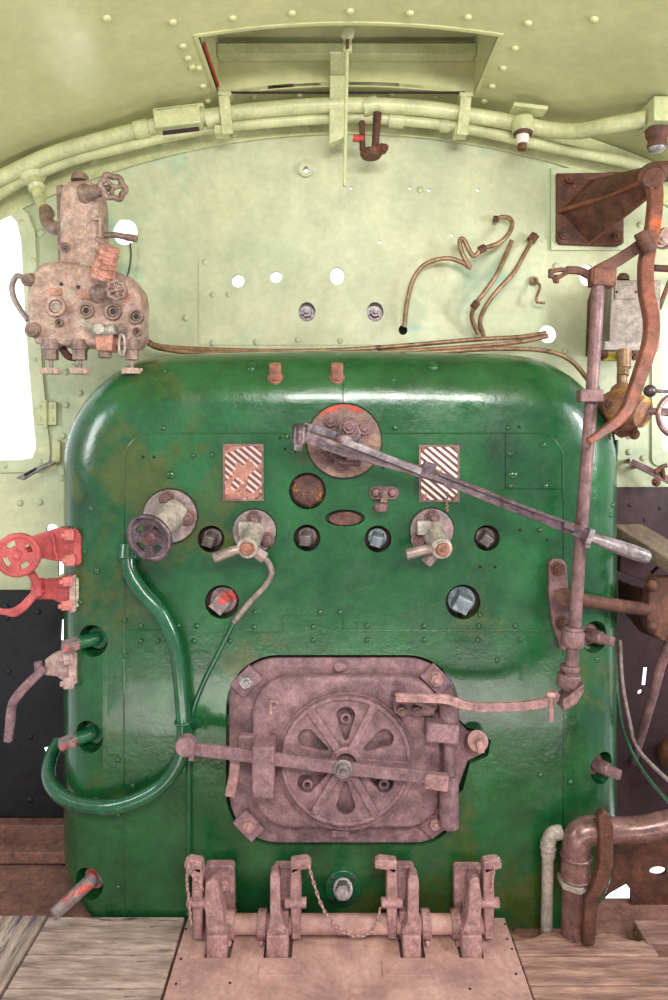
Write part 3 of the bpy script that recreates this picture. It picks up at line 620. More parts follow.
# wire hanging under clamp
g = G(); g.tube([P(447 + math.sin(i * 2.2) * 1.3, 492 + i * 1.5, -.03) for i in range(14)], .0022, 6, 3); build(g, 'hanging_spring', 'orust', None, 'short rusty spiral wire hanging below the striped plaque', 'wire')
# T bracket
t = thing('tee_bracket', P(383, 494, 0), 'small T-shaped brown bracket with two bolts and a round foot below the lever', 'bracket')
g = G(); add_outline(g, rrect(369, 486.5, 398.5, 499.5, 6), [], -.012, .012, .002); g.bar([P(384, 492, -.02), P(384, 500, -.035), P(381, 507, -.04)], S(6), .012); build(g, 'strap', 'shaft', t)
g = G(); g.lathe(P(380.5, 511, -.045), UP, [(S(6.5), 0), (S(7.3), .005), (S(7.3), .02), (S(6), .025), (0, .026)], 24); build(g, 'foot', 'shaft', t)
for x in (375.5, 392.5): g = G(); g.lathe(P(x, 492.5, -.012), FR, [(S(4.6), 0), (S(4.4), .008), (S(3), .013), (0, .014)], 16); build(g, 'bolt', 'shaft', t)
# ------------------------------------------------------------------ FIREHOLE DOOR
fd = thing('firehole_door', P(343, 846, .02), 'mauve cast iron firehole door with round spoked damper and long latch bar', 'firehole door')
g = G(); op = rrect(229, 658, 456, 843, 0, 10, (49, 49, 41, 49))
op = [p for p in op]
i = [k for k, p in enumerate(op) if p[0] > 455 and p[1] > 700][0]
bulge = [(456, 716), (468, 732), (480, 733), (488, 742), (485, 753), (468, 761), (459, 786), (456, 796)]
op2 = [p for p in op if not (p[0] > 455 and 700 < p[1] < 800)]
k = max(range(len(op2)), key=lambda j: (op2[j][0] + 0 if op2[j][1] < 720 else -1e9, op2[j][1]))
op2 = op2[:k + 1] + bulge + op2[k + 1:]
g.plate(op2, .012, .036); build(g, 'frame_plate', 'mauve', fd, bevel=.003)
g = G(); add_outline(g, rrect(252, 677, 441, 829, 0, 10, (40, 40, 34, 40)), [], -.028, .039, .012); build(g, 'door_panel', 'mauve', fd)
g = G(); add_outline(g, circ(346, 762, 69, 56), [circ(346, 762, 58, 56)], -.042, .02, .003); build(g, 'boss_ring', 'mauve', fd)
cx, cy = 345.7, 761
def drop(a):                                        # teardrop opening of the damper, in px
    o = []
    u = (math.cos(a), -math.sin(a)); w = (-u[1], u[0])
    for k in range(13):
        t = -PI / 2 + PI * k / 12; R = 45 + 9 * math.cos(t); o.append((cx + u[0] * R + w[0] * 9.5 * math.sin(t), cy + u[1] * R + w[1] * 9.5 * math.sin(t)))
    for q in ((22, 2.4), (20, 0), (22, -2.4)): o.append((cx + u[0] * q[0] + w[0] * q[1], cy + u[1] * q[0] + w[1] * q[1]))
    return o
g = G(); add_outline(g, circ(cx, cy, 65, 64), [drop(math.radians(90 + 60 * k)) for k in range(6)], -.062, .017, .002); dsk = build(g, 'damper_disc', 'mauve', fd)
g = G(); g.torus(P(cx, cy, -.062), FR, S(63, -.06), .007); build(g, 'rim', 'mauve', dsk)
for k in range(6):
    a = math.radians(60 * k + (-4, 3, 5, 3, -2, -1)[k]); u = (math.cos(a), -math.sin(a))
    A, B = P(cx + u[0] * 14, cy + u[1] * 14, -.068), P(cx + u[0] * 62, cy + u[1] * 62, -.066); g = G(); g.box((A + B) / 2, ((B - A).length, .022, .011), B - A, FR); build(g, 'rib', 'mauve', dsk, bevel=.002)
for k in (0, 2, 4):
    a = math.radians(90 + 60 * k); g = G(); q = P(cx + 44 * math.cos(a), cy - 44 * math.sin(a), -.036); g.tubering(q, FR, .016, .008, .01); build(g, 'back_nut', 'mauve', dsk)
g = G(); g.tubering(P(cx, cy, -.06), FR, S(16), S(10), .02, 32); build(g, 'hub', 'mauve', dsk, bevel=.002)
g = G(); Yb = -.1
g.bar([P(188, 748, Yb), P(262, 757, Yb), P(345, 768, Yb), P(432, 777, Yb)], S(12.5, Yb), .014, n=3)
g.lathe(P(185, 748, Yb - .017), V((0, 1, 0)), [(S(9), 0), (S(9.5), .006), (S(9.5), .03), (S(9), .034)], 24); g.box(P(193, 749, Yb), (S(5), .03, S(19)), V((1, 0, -.12)))
lb_ = build(g, 'latch_bar', 'mauve', fd, bevel=.0025)
g = G(); g.box(P(436, 781, Yb), (S(23), .03, S(15)), V((1, 0, -.12))); build(g, 'bar_eye', 'mauve_l', lb_, bevel=.006)
g = G(); g.cyl(P(cx, cy + 5, -.05), P(343, 769, Yb - .005), .012); g.bolt(P(343, 769, Yb - .007), FR, .021, .018, 1.3); build(g, 'center_nut', 'steel', fd, bevel=.001)
g = G(); g.box(P(264.5, 766, -.078), (S(21), .085, S(49)), RT); build(g, 'catch', 'mauve', fd, bevel=.006)
g = G(); g.box(P(256, 742, -.03), (S(34), .03, S(16))); build(g, 'catch_base', 'mauve', fd, bevel=.006)
g = G(); g.bar([P(236, 756, -.06), P(234, 775, -.065), P(230, 796, -.065)], S(10), .016); build(g, 'bar_handle', 'mauve_l', fd, bevel=.003)
for x, y, r in [(246.5, 681, .8), (436, 679, -.8), (249, 825, -.8), (435, 822, .8)]:
    g = G(); g.box(P(x, y, 0), (S(27), .014, S(19)), V((math.cos(r), 0, math.sin(r)))); c = build(g, 'corner_clamp', 'mauve', fd, bevel=.002)
    g = G(); g.bolt(P(x, y, -.007), FR, .02, .017, 1.1); build(g, 'nut', 'steel' if y < 700 and x < 300 else 'mauve_l', c, bevel=.001)
g = G(); g.cyl(P(346, 666, .01), P(338, 667, -.03), S(4), S(4.4)); build(g, 'top_lug', 'mauve', fd, bevel=.002)
g = G(); g.box(P(340.5, 830, -.01), (S(17), .04, S(7))); build(g, 'bottom_lug', 'mauve', fd, bevel=.003)
# hinge
g = G(); g.cyl(P(449, 820, -.045), P(449, 706, -.045), S(5.2)); build(g, 'hinge_pin', 'mauve', fd)
for a, b, r in ((741, 705, 9.5), (826, 776, 9.5)):
    g = G(); g.cyl(P(449, a, -.045), P(449, b, -.045), S(r)); g.lathe(P(449, b, -.045), UP, [(S(r), 0), (S(r) * .9, .004), (0, .005)], 20); build(g, 'hinge_barrel', 'mauve', fd, bevel=.0015)
g = G(); g.box(P(441, 729, -.055), (S(31), .065, S(18)), V((1, 0, -.08))); g.box(P(446, 778, -.04), (S(18), .04, S(8))); build(g, 'hinge_strap', 'mauve', fd, bevel=.004)
g = G(); g.plate([(392, 695), (398, 693), (437, 703), (434, 717), (394, 714)], -.05, .025); g.prism([P(392, 694, -.05), P(400, 692, -.05), P(436, 704, -.05), P(428, 704, -.05)], V((0, -.035, .0))); brk = build(g, 'link_bracket', 'shaft', fd, bevel=.002)
for x in (401.5, 416.5): g = G(); g.bolt(P(x, 710, -.05), FR, .015, .014, 1.1); build(g, 'nut', 'shaft', brk)
g = G(); g.cyl(P(474, 743, .02), P(478, 741, -.045), S(11), S(10)); g.bar([P(478, 741, -.045), P(480, 745, -.06), P(481, 752, -.062)], S(6), .014); build(g, 'stop_boss', 'mauve_l', fd, bevel=.003)
g = G(); g.box(P(271, 707, -.029), (S(2.6), .008, S(14))); g.tube([P(271, 701.5, -.029), P(275, 701.5, -.029), P(278.5, 704.5, -.029), P(275, 707.8, -.029), P(271, 707.8, -.029)], S(1.4), 8)
build(g, 'raised_letter', 'mauve_l', fd, label='raised cast letter P')
# ------------------------------------------------------------------ vertical operating shaft at the right
vs = thing('operating_shaft', P(568, 700, -.16), 'tall brown vertical rod down the right side of the boiler, working the firehole door', 'shaft')
g = G(); g.tube([P(599, 275, -.12), P(592, 390, -.13), P(582, 520, -.14), P(574, 635, -.15), P(568, 690, -.155)], S(6.2, -.13), 18, 6); build(g, 'rod', 'shaft', vs)
for (x, y, h, r) in ((572.5, 638, 14, 10.5), (573, 630, 6, 8.8), (568.5, 680, 12, 10.5), (569.5, 668, 5, 8.8)):
    g = G(); q = P(x, y, -.15); ax = V((.07, 0, 1)); g.lathe(q - ax * S(h / 2), ax, [(S(r) * .92, 0), (S(r), .004), (S(r), S(h) - .004), (S(r) * .92, S(h))], 22); build(g, 'collar', 'shaft', vs)
g = G(); g.box(P(602, 278, -.12), (S(22), .045, S(17)), V((1, 0, -.05))); g.box(P(592, 276, -.125), (S(6), .03, S(14))); tc_ = build(g, 'top_clamp', 'rust', vs, bevel=.004)
g = G(); g.bar([P(596, 272, -.12), P(620, 259, -.11), P(648, 240, -.09)], S(12, -.1), .018); g.cyl(P(641, 232, -.12), P(650, 252, -.12), S(7)); build(g, 'top_arm', 'rust', vs, bevel=.003)
g = G(); g.bar([P(592, 277, -.12), P(580, 271, -.12), P(566, 270, -.12)], S(7), .014); g.bar([P(568, 270, -.12), P(558, 270, -.12), P(549, 273, -.12)], S(4), .012); g.bar([P(568, 272, -.12), P(561, 276, -.12), P(553, 280, -.12)], S(4), .012); g.cyl(P(551, 269, -.12), P(551, 278, -.12), .008); g.cyl(P(557, 275, -.12), P(556, 283, -.12), .008); build(g, 'fork', 'rust', vs, bevel=.002)
g = G(); g.prism([P(556, 693, -.13), P(577, 676, -.13), P(577, 684, -.13), P(570, 696, -.13), P(557, 704, -.13)], V((0, -.055, 0))); build(g, 'crank', 'shaft', vs, bevel=.003)
t = thing('door_link', P(480, 706, -.16), 'thin curved flat link joining the firehole door to the crank of the vertical rod', 'link rod')
Yk = -.12
g = G(); g.bar([P(396, 697, -.1), P(420, 698, Yk), P(445, 699, Yk), P(462, 704, Yk), P(480, 707, Yk), P(520, 706, Yk), P(545, 702, Yk - .02), P(560, 694, Yk - .03)], S(8.5, Yk), .014); build(g, 'bar', 'mauve_l', t, bevel=.002)
g = G(); g.cyl(P(551.5, 692, -.15), P(551, 721, -.15), S(2.4), S(2.2)); g.lathe(P(551.5, 696, -.15), UP, [(S(4.8), 0), (S(5), .006), (S(4), .012), (0, .014)], 16); build(g, 'pin', 'mauve_l', t)
# shaft bracket plate on the boiler + tube
t = thing('pivot_bracket', P(560, 650, 0), 'brown strap plate bolted on the backhead with a tube running right to the reversing casting', 'bracket')
g = G(); g.plate([(549, 563), (553, 559), (562, 559), (567, 565), (569, 595), (569, 640), (566, 650), (560, 650), (552, 620), (549, 590)], -.02, .019); build(g, 'strap_plate', 'shaft', t, bevel=.003)
for x, y in ((557.5, 569), (562, 623)): g = G(); g.bolt(P(x, y, -.02), FR, .016, .014); build(g, 'bolt', 'rust', t, bevel=.001)
g = G(); g.tube([P(566, 597, -.06), P(600, 603, -.03), P(650, 610, .02)], S(6.6), 16, 4); g.cyl(P(566, 598, -.005), P(566, 597, -.075), S(9)); build(g, 'tube', 'rust', t)
# ------------------------------------------------------------------ hinged clamps at the foot of the backhead
g = G(); g.box((.036, -.31, -.0185), (.942, .59, .043)); fp = build(g, 'floor_plate', 'floorp', None, 'pinkish steel floor plate in the middle below the firehole', 'floor plate')
sets = [dict(back=(206, 235, 859), lug=[(205.5, 883), (212, 880), (217, 883), (221, 903), (224.6, 929), (226.5, 936), (227, 956), (208, 956), (206.5, 934), (204, 900)], arm=(197, -1, 184), col=231, lab='first floor clamp from the left, with a short chain hanging at its left'),
        dict(back=(274, 296, 860), lug=[(270, 876), (273, 873), (278, 873), (280, 880), (280, 912), (286, 932), (288, 938), (288, 960), (266.5, 960), (266.5, 934), (270, 920)], arm=(295.5, 1, 311), col=262.5, lab='second floor clamp from the left, the long chain tied to its curled arm'),
        dict(back=(391, 414, 860), lug=[(408, 880), (410, 876), (417, 876), (419, 882), (419, 912), (420, 934), (421, 961), (403, 961), (403, 934), (408, 918)], arm=(392, -1, 375), col=425.5, lab='third floor clamp from the left, right of the square plug'),
        dict(back=(453, 482, 861), lug=[(470, 881), (473, 878), (479, 878), (482, 896), (481, 925), (482, 934), (482, 958), (462, 958), (462, 934), (468, 915)], arm=(489, 1, 502), col=455.5, lab='rightmost floor clamp with a short chain on its right arm')]
cg = G()
for s_ in sets:
    xs = [a for a, b in s_['lug'] if b > 950]; x0, x1 = min(xs), max(xs); A, B = P(x0 - 3, 956, -.155), P(x1 + 4, 956, -.155)
    cg.box(((A.x + B.x) / 2, -.115, 0), (B.x - A.x, .1, .06))
cut(fp, cg)
g = G()
for i_, (x0, y0, x1, y1) in enumerate([(189, 944, 203, 959), (258, 962, 301, 978), (383, 962, 431, 978), (484, 945, 498, 960)]):
    ya, yb = F * CZ / (y0 - HY) - D, F * CZ / (y1 - HY) - D; A, B = P(x0, y1, yb), P(x1, y1, yb); g.box(((A.x + B.x) / 2, (ya + yb) / 2, .0045), (B.x - A.x, ya - yb, .004)); build(g, 'wear_patch', 'floorp', fp, bevel=.001); g = G()
for x, y in [(176, 985), (181, 960), (186, 930), (516, 975), (512, 950), (505, 925), (507, 940), (513, 930), (230, 984), (470, 990)]:
    Yf = F * CZ / (y - HY) - D; rivet(fp, P(x, y, Yf) + V((0, 0, .003)), UP, .004, 'dark', 'screw_hole', .15)
Ys = -.085
g = G(); g.cyl(P(208, 924, Ys), P(490, 924, Ys), .026, seg=28); cs = build(g, 'clamp_shaft', 'floorp', None, 'round pinkish cross shaft running through the four floor clamps', 'shaft')
for s_ in sets:
    x0, x1, yt = s_['back']; xc = (x0 + x1) / 2; t = thing('floor_clamp', V((P(xc, 0, -.1).x, -.1, .003)), s_['lab'], 'clamp')
    zt = P(0, yt, -.02).z; zq = .003
    A, B = P(x0, 0, -.03), P(x1, 0, -.03)
    g = G(); w = B.x - A.x; g.prism([V((A.x, -.05, zq)), V((A.x, -.05, zt - .006)), V((A.x + .008, -.05, zt)), V((B.x - .008, -.05, zt)), V((B.x, -.05, zt - .008)), V((B.x + .004, -.05, zq))], V((0, .03, 0)))
    g.box(((A.x + B.x) / 2, -.075, .045), (w * .5, .06, .08)); build(g, 'back_plate', 'mauve_l', t, bevel=.004)
    if xc < 230 : g = G(); g.bolt(P(221, 884, -.05), V((.5, -.85, .1)), .02, .02, 0); build(g, 'bolt', 'mauve_l', t, bevel=.002)
    g = G(); L = s_['lug']; f = [P(a, b, -.155) for a, b in L]
    for k_, (a, b) in enumerate(L):
        y_ = -.155 + max(0, f[k_].z) * .2; f[k_] = P(a, b, y_); f[k_].z = max(f[k_].z, -.004)
    A, B = P(min(q[0] for q in L if q[1] > 930), 0, -.16), P(max(q[0] for q in L), 0, -.16); g.box(((A.x + B.x) / 2, -.125, .028), (B.x - A.x, .076, .064))
    g.ring_loft([f, [q + V((0, .042 if q.z > .09 else .07, 0)) for q in f]]); build(g, 'front_lug', 'mauve_l', t, bevel=.004)
    ax_, dr, xe = s_['arm']; Ya = -.115
    g = G(); g.prism([P(ax_ - 4.5, 868, Ya), P(ax_ + 4.5, 868, Ya), P(ax_ + 5.5, 895, Ya), P(ax_ + 5, 940, Ya), P(ax_ - 4, 940, Ya), P(ax_ - 5.5, 895, Ya)], V((0, .05, 0)))
    g.prism([P(ax_ - 5 * dr, 862, Ya), P(xe - 5 * dr, 860, Ya), P(xe, 863, Ya), P(xe, 869, Ya), P(ax_ + 4.5 * dr, 871, Ya), P(ax_ - 4.5 * dr, 875, Ya)], V((0, .03, 0)))
    g.cyl(P(xe - 4 * dr, 862, Ya + .015), P(xe - 4 * dr, 857, Ya + .015), .006); build(g, 'curled_arm', 'mauve_l', t, bevel=.004)
    g = G(); q = P(ax_ + 6 * (-1 if ax_ in (295.5, 392) else 1) * 0, 905, Ya); g.cyl(q + V((-.03, .01, 0)), q + V((.03, .01, 0)), .014, seg=16); build(g, 'cross_pin', 'mauve_l', t, bevel=.001)
    g = G(); q = P(s_['col'], 924, Ys); g.cyl(q - V((.013, 0, 0)), q + V((.013, 0, 0)), .038, seg=28); g.bolt(q + V((.0, -.03, -.028)), FR, .008, .012, 0); build(g, 'collar', 'mauve_l', t, bevel=.003)
def chain(pts, label, n, parent_name='chain'):
    q = crom([P(*p) for p in pts], 24); seg = [0]
    for a, b in zip(q[:-1], q[1:]): seg.append(seg[-1] + (b - a).length)
    t = thing(parent_name, q[-1], label, 'chain'); step = seg[-1] / n
    g = G(); R = step * .38
    g.tube([V((R * .55 * math.cos(a), 0, (step * .42 + .0) * math.sin(a) * 1.45)) for a in [2 * PI * i / 14 for i in range(14)]], .0024, 6, closed=True)
    me = bpy.data.meshes.new('chain_link'); bmesh.ops.recalc_face_normals(g.b, faces=g.b.faces); g.b.to_mesh(me); g.b.free(); finish(me, M['mauve_l'], 60)
    for i in range(n):
        s0 = (i + .5) * step; j = max(k for k in range(len(seg)) if seg[k] <= s0); j = min(j, len(q) - 2)
        c = q[j] + (q[j + 1] - q[j]) * ((s0 - seg[j]) / max(1e-6, seg[j + 1] - seg[j])); d = (q[j + 1] - q[j]).normalized()
        o = bpy.data.objects.new('chain_link', me); C.objects.link(o); o.parent = t; o.location = c - W[t.name]; o.rotation_mode = 'QUATERNION'
        o.rotation_quaternion = UP.rotation_difference(d) @ Quaternion((0, 0, 1), PI / 2 * (i % 2) + .4)
chain([(309, 866, -.12), (314, 884, -.13), (322, 906, -.14), (332, 922, -.145), (346, 933, -.145), (360, 936, -.145), (371, 931, -.14), (378, 918, -.135), (380, 908, -.13)], 'long rusty chain looping between the second and third floor clamps', 26)
chain([(188, 864, -.13), (187, 882, -.13), (189, 900, -.13), (191, 926, -.13)], 'rusty chain hanging down left of the first floor clamp', 13)
chain([(188, 866, -.135), (193, 876, -.14), (199, 882, -.14), (203, 890, -.14)], 'short rusty chain piece draped across the top of the first floor clamp', 6)
chain([(494, 866, -.125), (493, 878, -.13), (491, 893, -.13)], 'short rusty chain hanging from the rightmost floor clamp', 6)
# ------------------------------------------------------------------ LUBRICATOR (upper left)
lu = thing('lubricator', P(85, 345, .12), 'dusty pink bronze hydrostatic lubricator with sight ports, mounted upper left of the boiler', 'lubricator')
Y0 = .06
g = G(); add_outline(g, [(60, 186), (66, 180), (88, 178), (96, 186), (98, 200), (99, 266), (104, 280), (58, 280), (58, 200)], [], Y0, .11, .02); build(g, 'reservoir', 'lub', lu)
g = G(); g.plate([(56, 186), (62, 184), (62, 276), (59, 276), (57, 240)], Y0 + .03, .07); build(g, 'side_flange', 'lubd', lu, bevel=.002)
g = G(); g.lathe(P(80, 181, Y0 + .045), UP, [(S(9.5), 0), (S(8.5), S(5)), (S(6), S(8)), (0, S(8.4))], 20); build(g, 'filler_cap', 'lubd', lu, bevel=.001)
g = G(); add_outline(g, rrect(84, 218, 101, 237, 1), [rrect(86, 220, 99, 235, 1)], Y0 - .002, .004); build(g, 'name_panel', 'lub', lu)
def valve_knob(p0, p1, r0, R, parent, nl=6, ax=None, m='lub'):
    d = p1 - p0; L = d.length; g = G(); g.lathe(p0, d, [(r0 * 1.25, 0), (r0 * 1.25, .01), (r0 * .9, .016), (r0 * .85, L * .5), (r0 * .6, L * .55), (r0 * .3, L), (0, L)], 18); st = build(g, 'valve_stem', 'lubd', parent)
    a = ax or d; x, y, z = frame(a); g = G()
    pts = [p1 + (x * math.cos(t) + y * math.sin(t)) * R * (1 + .1 * math.cos(nl * t)) for t in [2 * PI * i / 48 for i in range(48)]]
    g.tube(pts, R * .27, 10, closed=True)
    for k in range(nl // 2 if nl > 4 else 4): 
        t = 2 * PI * k / (nl // 2 if nl > 4 else 4) + .3; g.cyl(p1, p1 + (x * math.cos(t) + y * math.sin(t)) * R * .95, R * .2, seg=8)
    g.lathe(p1 - z * .008, z, [(R * .3, 0), (R * .32, .008), (R * .2, .016), (0, .017)], 16)
    build(g, 'handwheel', m, parent)
valve_knob(P(85, 194, Y0), P(113, 187, Y0 - .07), S(8), S(11.5), lu, 6, V((.55, -.8, .1)), 'lubd')
g = G(); g.tube([P(100, 236, Y0 + .05), P(115, 235, Y0 + .06), P(130, 238, Y0 + .07)], S(3.2), 10); g.cyl(P(126, 237, Y0 + .07), P(137, 239, Y0 + .07), S(3.8), seg=10); build(g, 'side_tube', 'lubd', lu)
g = G(); g.cyl(P(63, 247, Y0 + .015), P(65, 247, Y0 - .012), S(5)); g.bolt(P(65, 247, Y0 - .012), FR, .008, .01, 0); build(g, 'side_plug', 'lubd', lu, bevel=.001)
body = [(27, 282), (32, 270), (42, 262), (60, 260), (95, 266), (114, 270), (129, 276), (137, 287), (140, 300), (139, 318), (139, 338), (133, 346), (110, 346), (70, 345), (34, 343), (27, 325), (26, 300)]
g = G(); add_outline(g, body, [], Y0 - .02, .12, .016); build(g, 'body_casting', 'lub', lu)
Yf = Y0 - .022
for x, y, r in ((57, 307, 10), (87, 311, 8), (114, 312, 8.5), (137, 317, 7.5), (60, 323, 4.5), (138, 332, 4.5)):
    q = P(x, y, Yf); g = G(); g.tubering(q + V((0, .004, 0)), FR, S(r), S(r * .68), .018, 24); g.tubering(q + V((0, .004, 0)), FR, S(r * .6), S(r * .38), .014, 20); pt = build(g, 'sight_port', 'lubd' if x != 57 else 'lub', lu, bevel=.001)
    g = G(); g.cyl(q + V((0, .003, 0)), q + V((0, -.006, 0)), S(r * .55)); build(g, 'port_bore', 'lubdk' if x != 57 else 'pale', pt)
for x, y in ((61, 284), (78, 287)): rivet(lu, P(x, y, Yf), FR, .006, 'lubdk', 'screw', .3)
g = G(); g.plate(rrect(48, 288, 61, 295, 3), Yf - .003, .006); g.plate(rrect(79, 292, 93, 299, 3), Yf - .003, .006); g.plate(rrect(122, 293, 131, 302, 4), Yf - .003, .006); build(g, 'cast_pad', 'copper', lu, bevel=.001)
for x, y, r in ((28, 280, 7), (33, 330, 8.5)):
    g = G(); g.cyl(P(x + 4, y, Yf + .03), P(x - 1, y, Yf - .012), S(r), S(r * .9)); g.tubering(P(x - 1, y, Yf - .011), FR, S(r * .8), S(r * .5), .006); build(g, 'side_boss', 'lubd', lu, bevel=.002)
g = G(); g.tube([P(26, 279, .06), P(17, 276, .07), P(12, 286, .08), P(14, 298, .08), P(20, 309, .08), P(28, 320, .07)], S(2.8), 10); build(g, 'overflow_tube', 'gtube', lu)
g = G(); a, b = P(102, 278, Yf - .02), P(110, 246, Yf - .05); g.cyl(a, b, S(13), S(9.5), seg=20)
for k in range(5): c = a + (b - a) * (.15 + .19 * k); g.torus(c, (b - a) + V((.01 * (-1) ** k, 0, 0)), S(12.6 - .7 * k), .0035, 24, 6)
build(g, 'wire_bound_neck', 'copper', lu)
g = G(); g.tube([P(96, 238, Yf - .06), P(104, 243, Yf - .06), P(113, 253, Yf - .06)], S(2.6), 8); g.cyl(P(107, 246, Yf - .055), P(106, 252, Yf - .05), S(4)); build(g, 'tee_handle', 'lubd', lu)
valve_knob(P(97, 294, Yf), P(116, 290, Yf - .06), S(7.5), S(8.4), lu, 8, V((.4, -.9, 0)), 'lubd')
g = G(); g.bar([P(84, 322, Yf - .04), P(93, 327, Yf - .045), P(101, 329, Yf - .04)], S(5), .01); g.lathe(P(98, 331, Yf), V((.35, -.9, 0)), [(S(7), 0), (S(7), .03), (S(5.5), .034), (S(5.5), .05), (0, .052)], 18); g.cyl(P(104, 331, Yf - .02), P(116, 329, Yf - .03), S(6), S(5)); build(g, 'cock_lever', 'pale', lu, bevel=.001)
g = G(); g.tube([P(122 + 3 * math.cos(a), 345 + 11 * math.sin(a), Yf - .035) for a in [2 * PI * i / 20 for i in range(20)]], .004, 8, closed=True); g.cyl(P(122, 336, Yf), P(122, 326, Yf - .04), S(5), S(4.4)); build(g, 'ring_pull', 'gtube', lu)
g = G(); g.plate([(95, 333), (113, 333), (112, 351), (96, 350)], Yf - .028, .05); build(g, 'copper_block', 'copper', lu, bevel=.002)
g = G(); g.cyl(P(105, 350, Yf), P(105, 358, Yf), S(6.5)); build(g, 'block_outlet', 'lubd', lu, bevel=.002)
for x in (51, 80, 132):
    q = lambda y: P(x, y, Yf + .015)
    g = G(); g.cyl(q(340), q(350), S(8.5)); g.cyl(q(349), q(360), S(7.5), seg=6); g.cyl(q(359), q(368), S(2.2)); vv = build(g, 'drain_valve', 'lubd', lu, bevel=.001)
    g = G(); n_ = 40; c1, c2 = q(374), q(368.5); g.ring_loft([[c + V((math.cos(2 * PI * i / n_), math.sin(2 * PI * i / n_), 0)) * S(10) * (1 + .06 * (1 if i % 4 < 2 else -1)) for i in range(n_)] for c in (c1, c2)]); build(g, 'thumbwheel', 'lub', vv)
g = G(); g.tube([P(62, 348, .1), P(68, 356, .1), P(76, 358, .1)], S(4), 10); build(g, 'elbow', 'rust', lu)
# supply pipe into the lubricator
t = thing('supply_pipe', P(50, 215, .3), 'pale green pipe with valve dropping from the roof conduit to the lubricator', 'pipe')
g = G(); g.tube([P(32, 178, .33), P(36, 190, .31), P(42, 205, .27), P(50, 214, .2)], S(5, .3), 14); build(g, 'pipe', 'cond', t)
g = G(); g.lathe(P(30, 170, .34), P(36, 186, .31) - P(30, 170, .34), [(S(13), 0), (S(14.5), .012), (S(14), .04), (S(9), .055), (S(8.5), .085), (S(9.5), .09), (S(7), .1)], 24); g.cyl(P(22, 169, .34), P(48, 163, .34), S(8), seg=20); build(g, 'valve_body', 'cond', t)
g = G(); g.tube([P(46, 210, .2), P(47, 221, .16), P(54, 228, .14), P(63, 226, .13)], S(6.6, .15), 14); build(g, 'bronze_elbow', 'lubd', t)
# ------------------------------------------------------------------ roof conduits
YC = .3
t = thing('upper_conduit', P(340, 105, YC), 'upper pale green conduit arching along the roof corner with a junction box', 'conduit')
g = G(); g.tube([P(-40, 196, YC), P(0, 178, YC), P(50, 155, YC), P(100, 140, YC), P(155, 126, YC), P(205, 117, YC), P(260, 110, YC), P(340, 105, YC), P(420, 108, YC), P(480, 117, YC), P(520, 124, YC), P(552, 130, YC - .02), P(580, 131, .23), P(612, 125, .15), P(646, 119, .1)], S(7.5, YC), 16, 6); build(g, 'pipe', 'cond', t)
g = G(); g.box(P(179, 120, YC - .01), (S(46, YC), .07, S(19, YC)), V((1, 0, .12))); jb = build(g, 'junction_box', 'cond', t, bevel=.005)
g = G(); g.box(P(179, 109, YC - .03), (S(50, YC), .03, S(3, YC)), V((1, 0, .12))); build(g, 'box_lid', 'cond', jb, bevel=.002)
g = G(); g.box(P(181, 131, YC - .045), (S(36, YC), .004, S(4, YC)), V((1, 0, .12))); build(g, 'rusty_slot', 'maroon', jb)
for x, y in ((142, 129), (213, 118), (370, 106)):
    g = G(); g.cyl(P(x - 7, y + 1.5, YC), P(x + 7, y - 1.2, YC), S(8.8, YC), seg=20); build(g, 'coupling', 'cond', t, bevel=.001)
t = thing('lower_conduit', P(340, 120, YC), 'lower thinner pale green conduit running below the first along the roof corner', 'conduit')
g = G(); g.tube([P(-30, 212, YC + .03), P(20, 182, YC + .03), P(70, 161, YC + .03), P(115, 149, YC + .03), P(170, 136, YC + .03), P(230, 126, YC + .03), P(340, 118, YC + .03), P(420, 122, YC + .03), P(480, 131, YC + .03), P(550, 147, YC + .03), P(610, 159, YC + .03), P(680, 174, YC + .03)], S(5.5, YC), 14, 6); build(g, 'pipe', 'cond', t)
g = G(); g.cyl(P(389, 120, YC + .03), P(404, 121.5, YC + .03), S(7, YC), seg=18); build(g, 'coupling', 'cond', t, bevel=.001)
g = G(); g.cyl(P(450, 126, YC + .03), P(440, 125, YC + .03), S(6.8, YC), seg=18); build(g, 'coupling', 'cond', t, bevel=.001)
for (x, y), lb in (((226, 115), 'pale green clamp holding the conduits left of the roof hatch rod'), ((464, 116), 'pale green clamp holding the conduits right of the roof hatch rod')):
    t = thing('conduit_clamp', P(x, y, YC), lb, 'clamp'); g = G()
    g.box(P(x, y, YC - .03), (S(11, YC), .012, S(38, YC)), V((1, 0, .1 if x < 300 else -.1))); g.box(P(x, y - 17, YC + .0), (S(13, YC), .07, S(4, YC))); g.box(P(x - 4, y + 17, YC + .0), (S(13, YC), .05, S(8, YC))); build(g, 'strap', 'cond', t, bevel=.002)
# hatch rod
t = thing('hatch_rod', P(345, 182, .1), 'thin pale green rod hanging from the rounded lug of the roof hatch', 'rod')
g = G(); g.cyl(P(347.5, 40, .1), P(344.5, 186, .12), S(1.9, .1), seg=10); build(g, 'rod', 'cond', t)
g = G(); g.lathe(P(347.5, 35, .11), FR, [(S(7), 0), (S(7.4), .01), (S(6), .02), (0, .022)], 20); g.box(P(347.5, 45, .11), (S(9), .02, S(16))); build(g, 'lug', 'cond', t, bevel=.003)
g = G(); g.cyl(P(347.5, 40, .085), P(347.5, 48, .085), .005); build(g, 'pin', 'rust', t)
g = G(); g.prism([P(330, 62, .27), P(346, 60, .27), P(347, 136, .29), P(329, 144, .29)], V((0, .05, 0))); g.box(P(338, 63, .2), (S(16, .2), .13, .008)); build(g, 'support_bracket', 'cond', None, 'pale green flat bracket crossing the conduits under the hatch lug', 'bracket', bevel=.003)
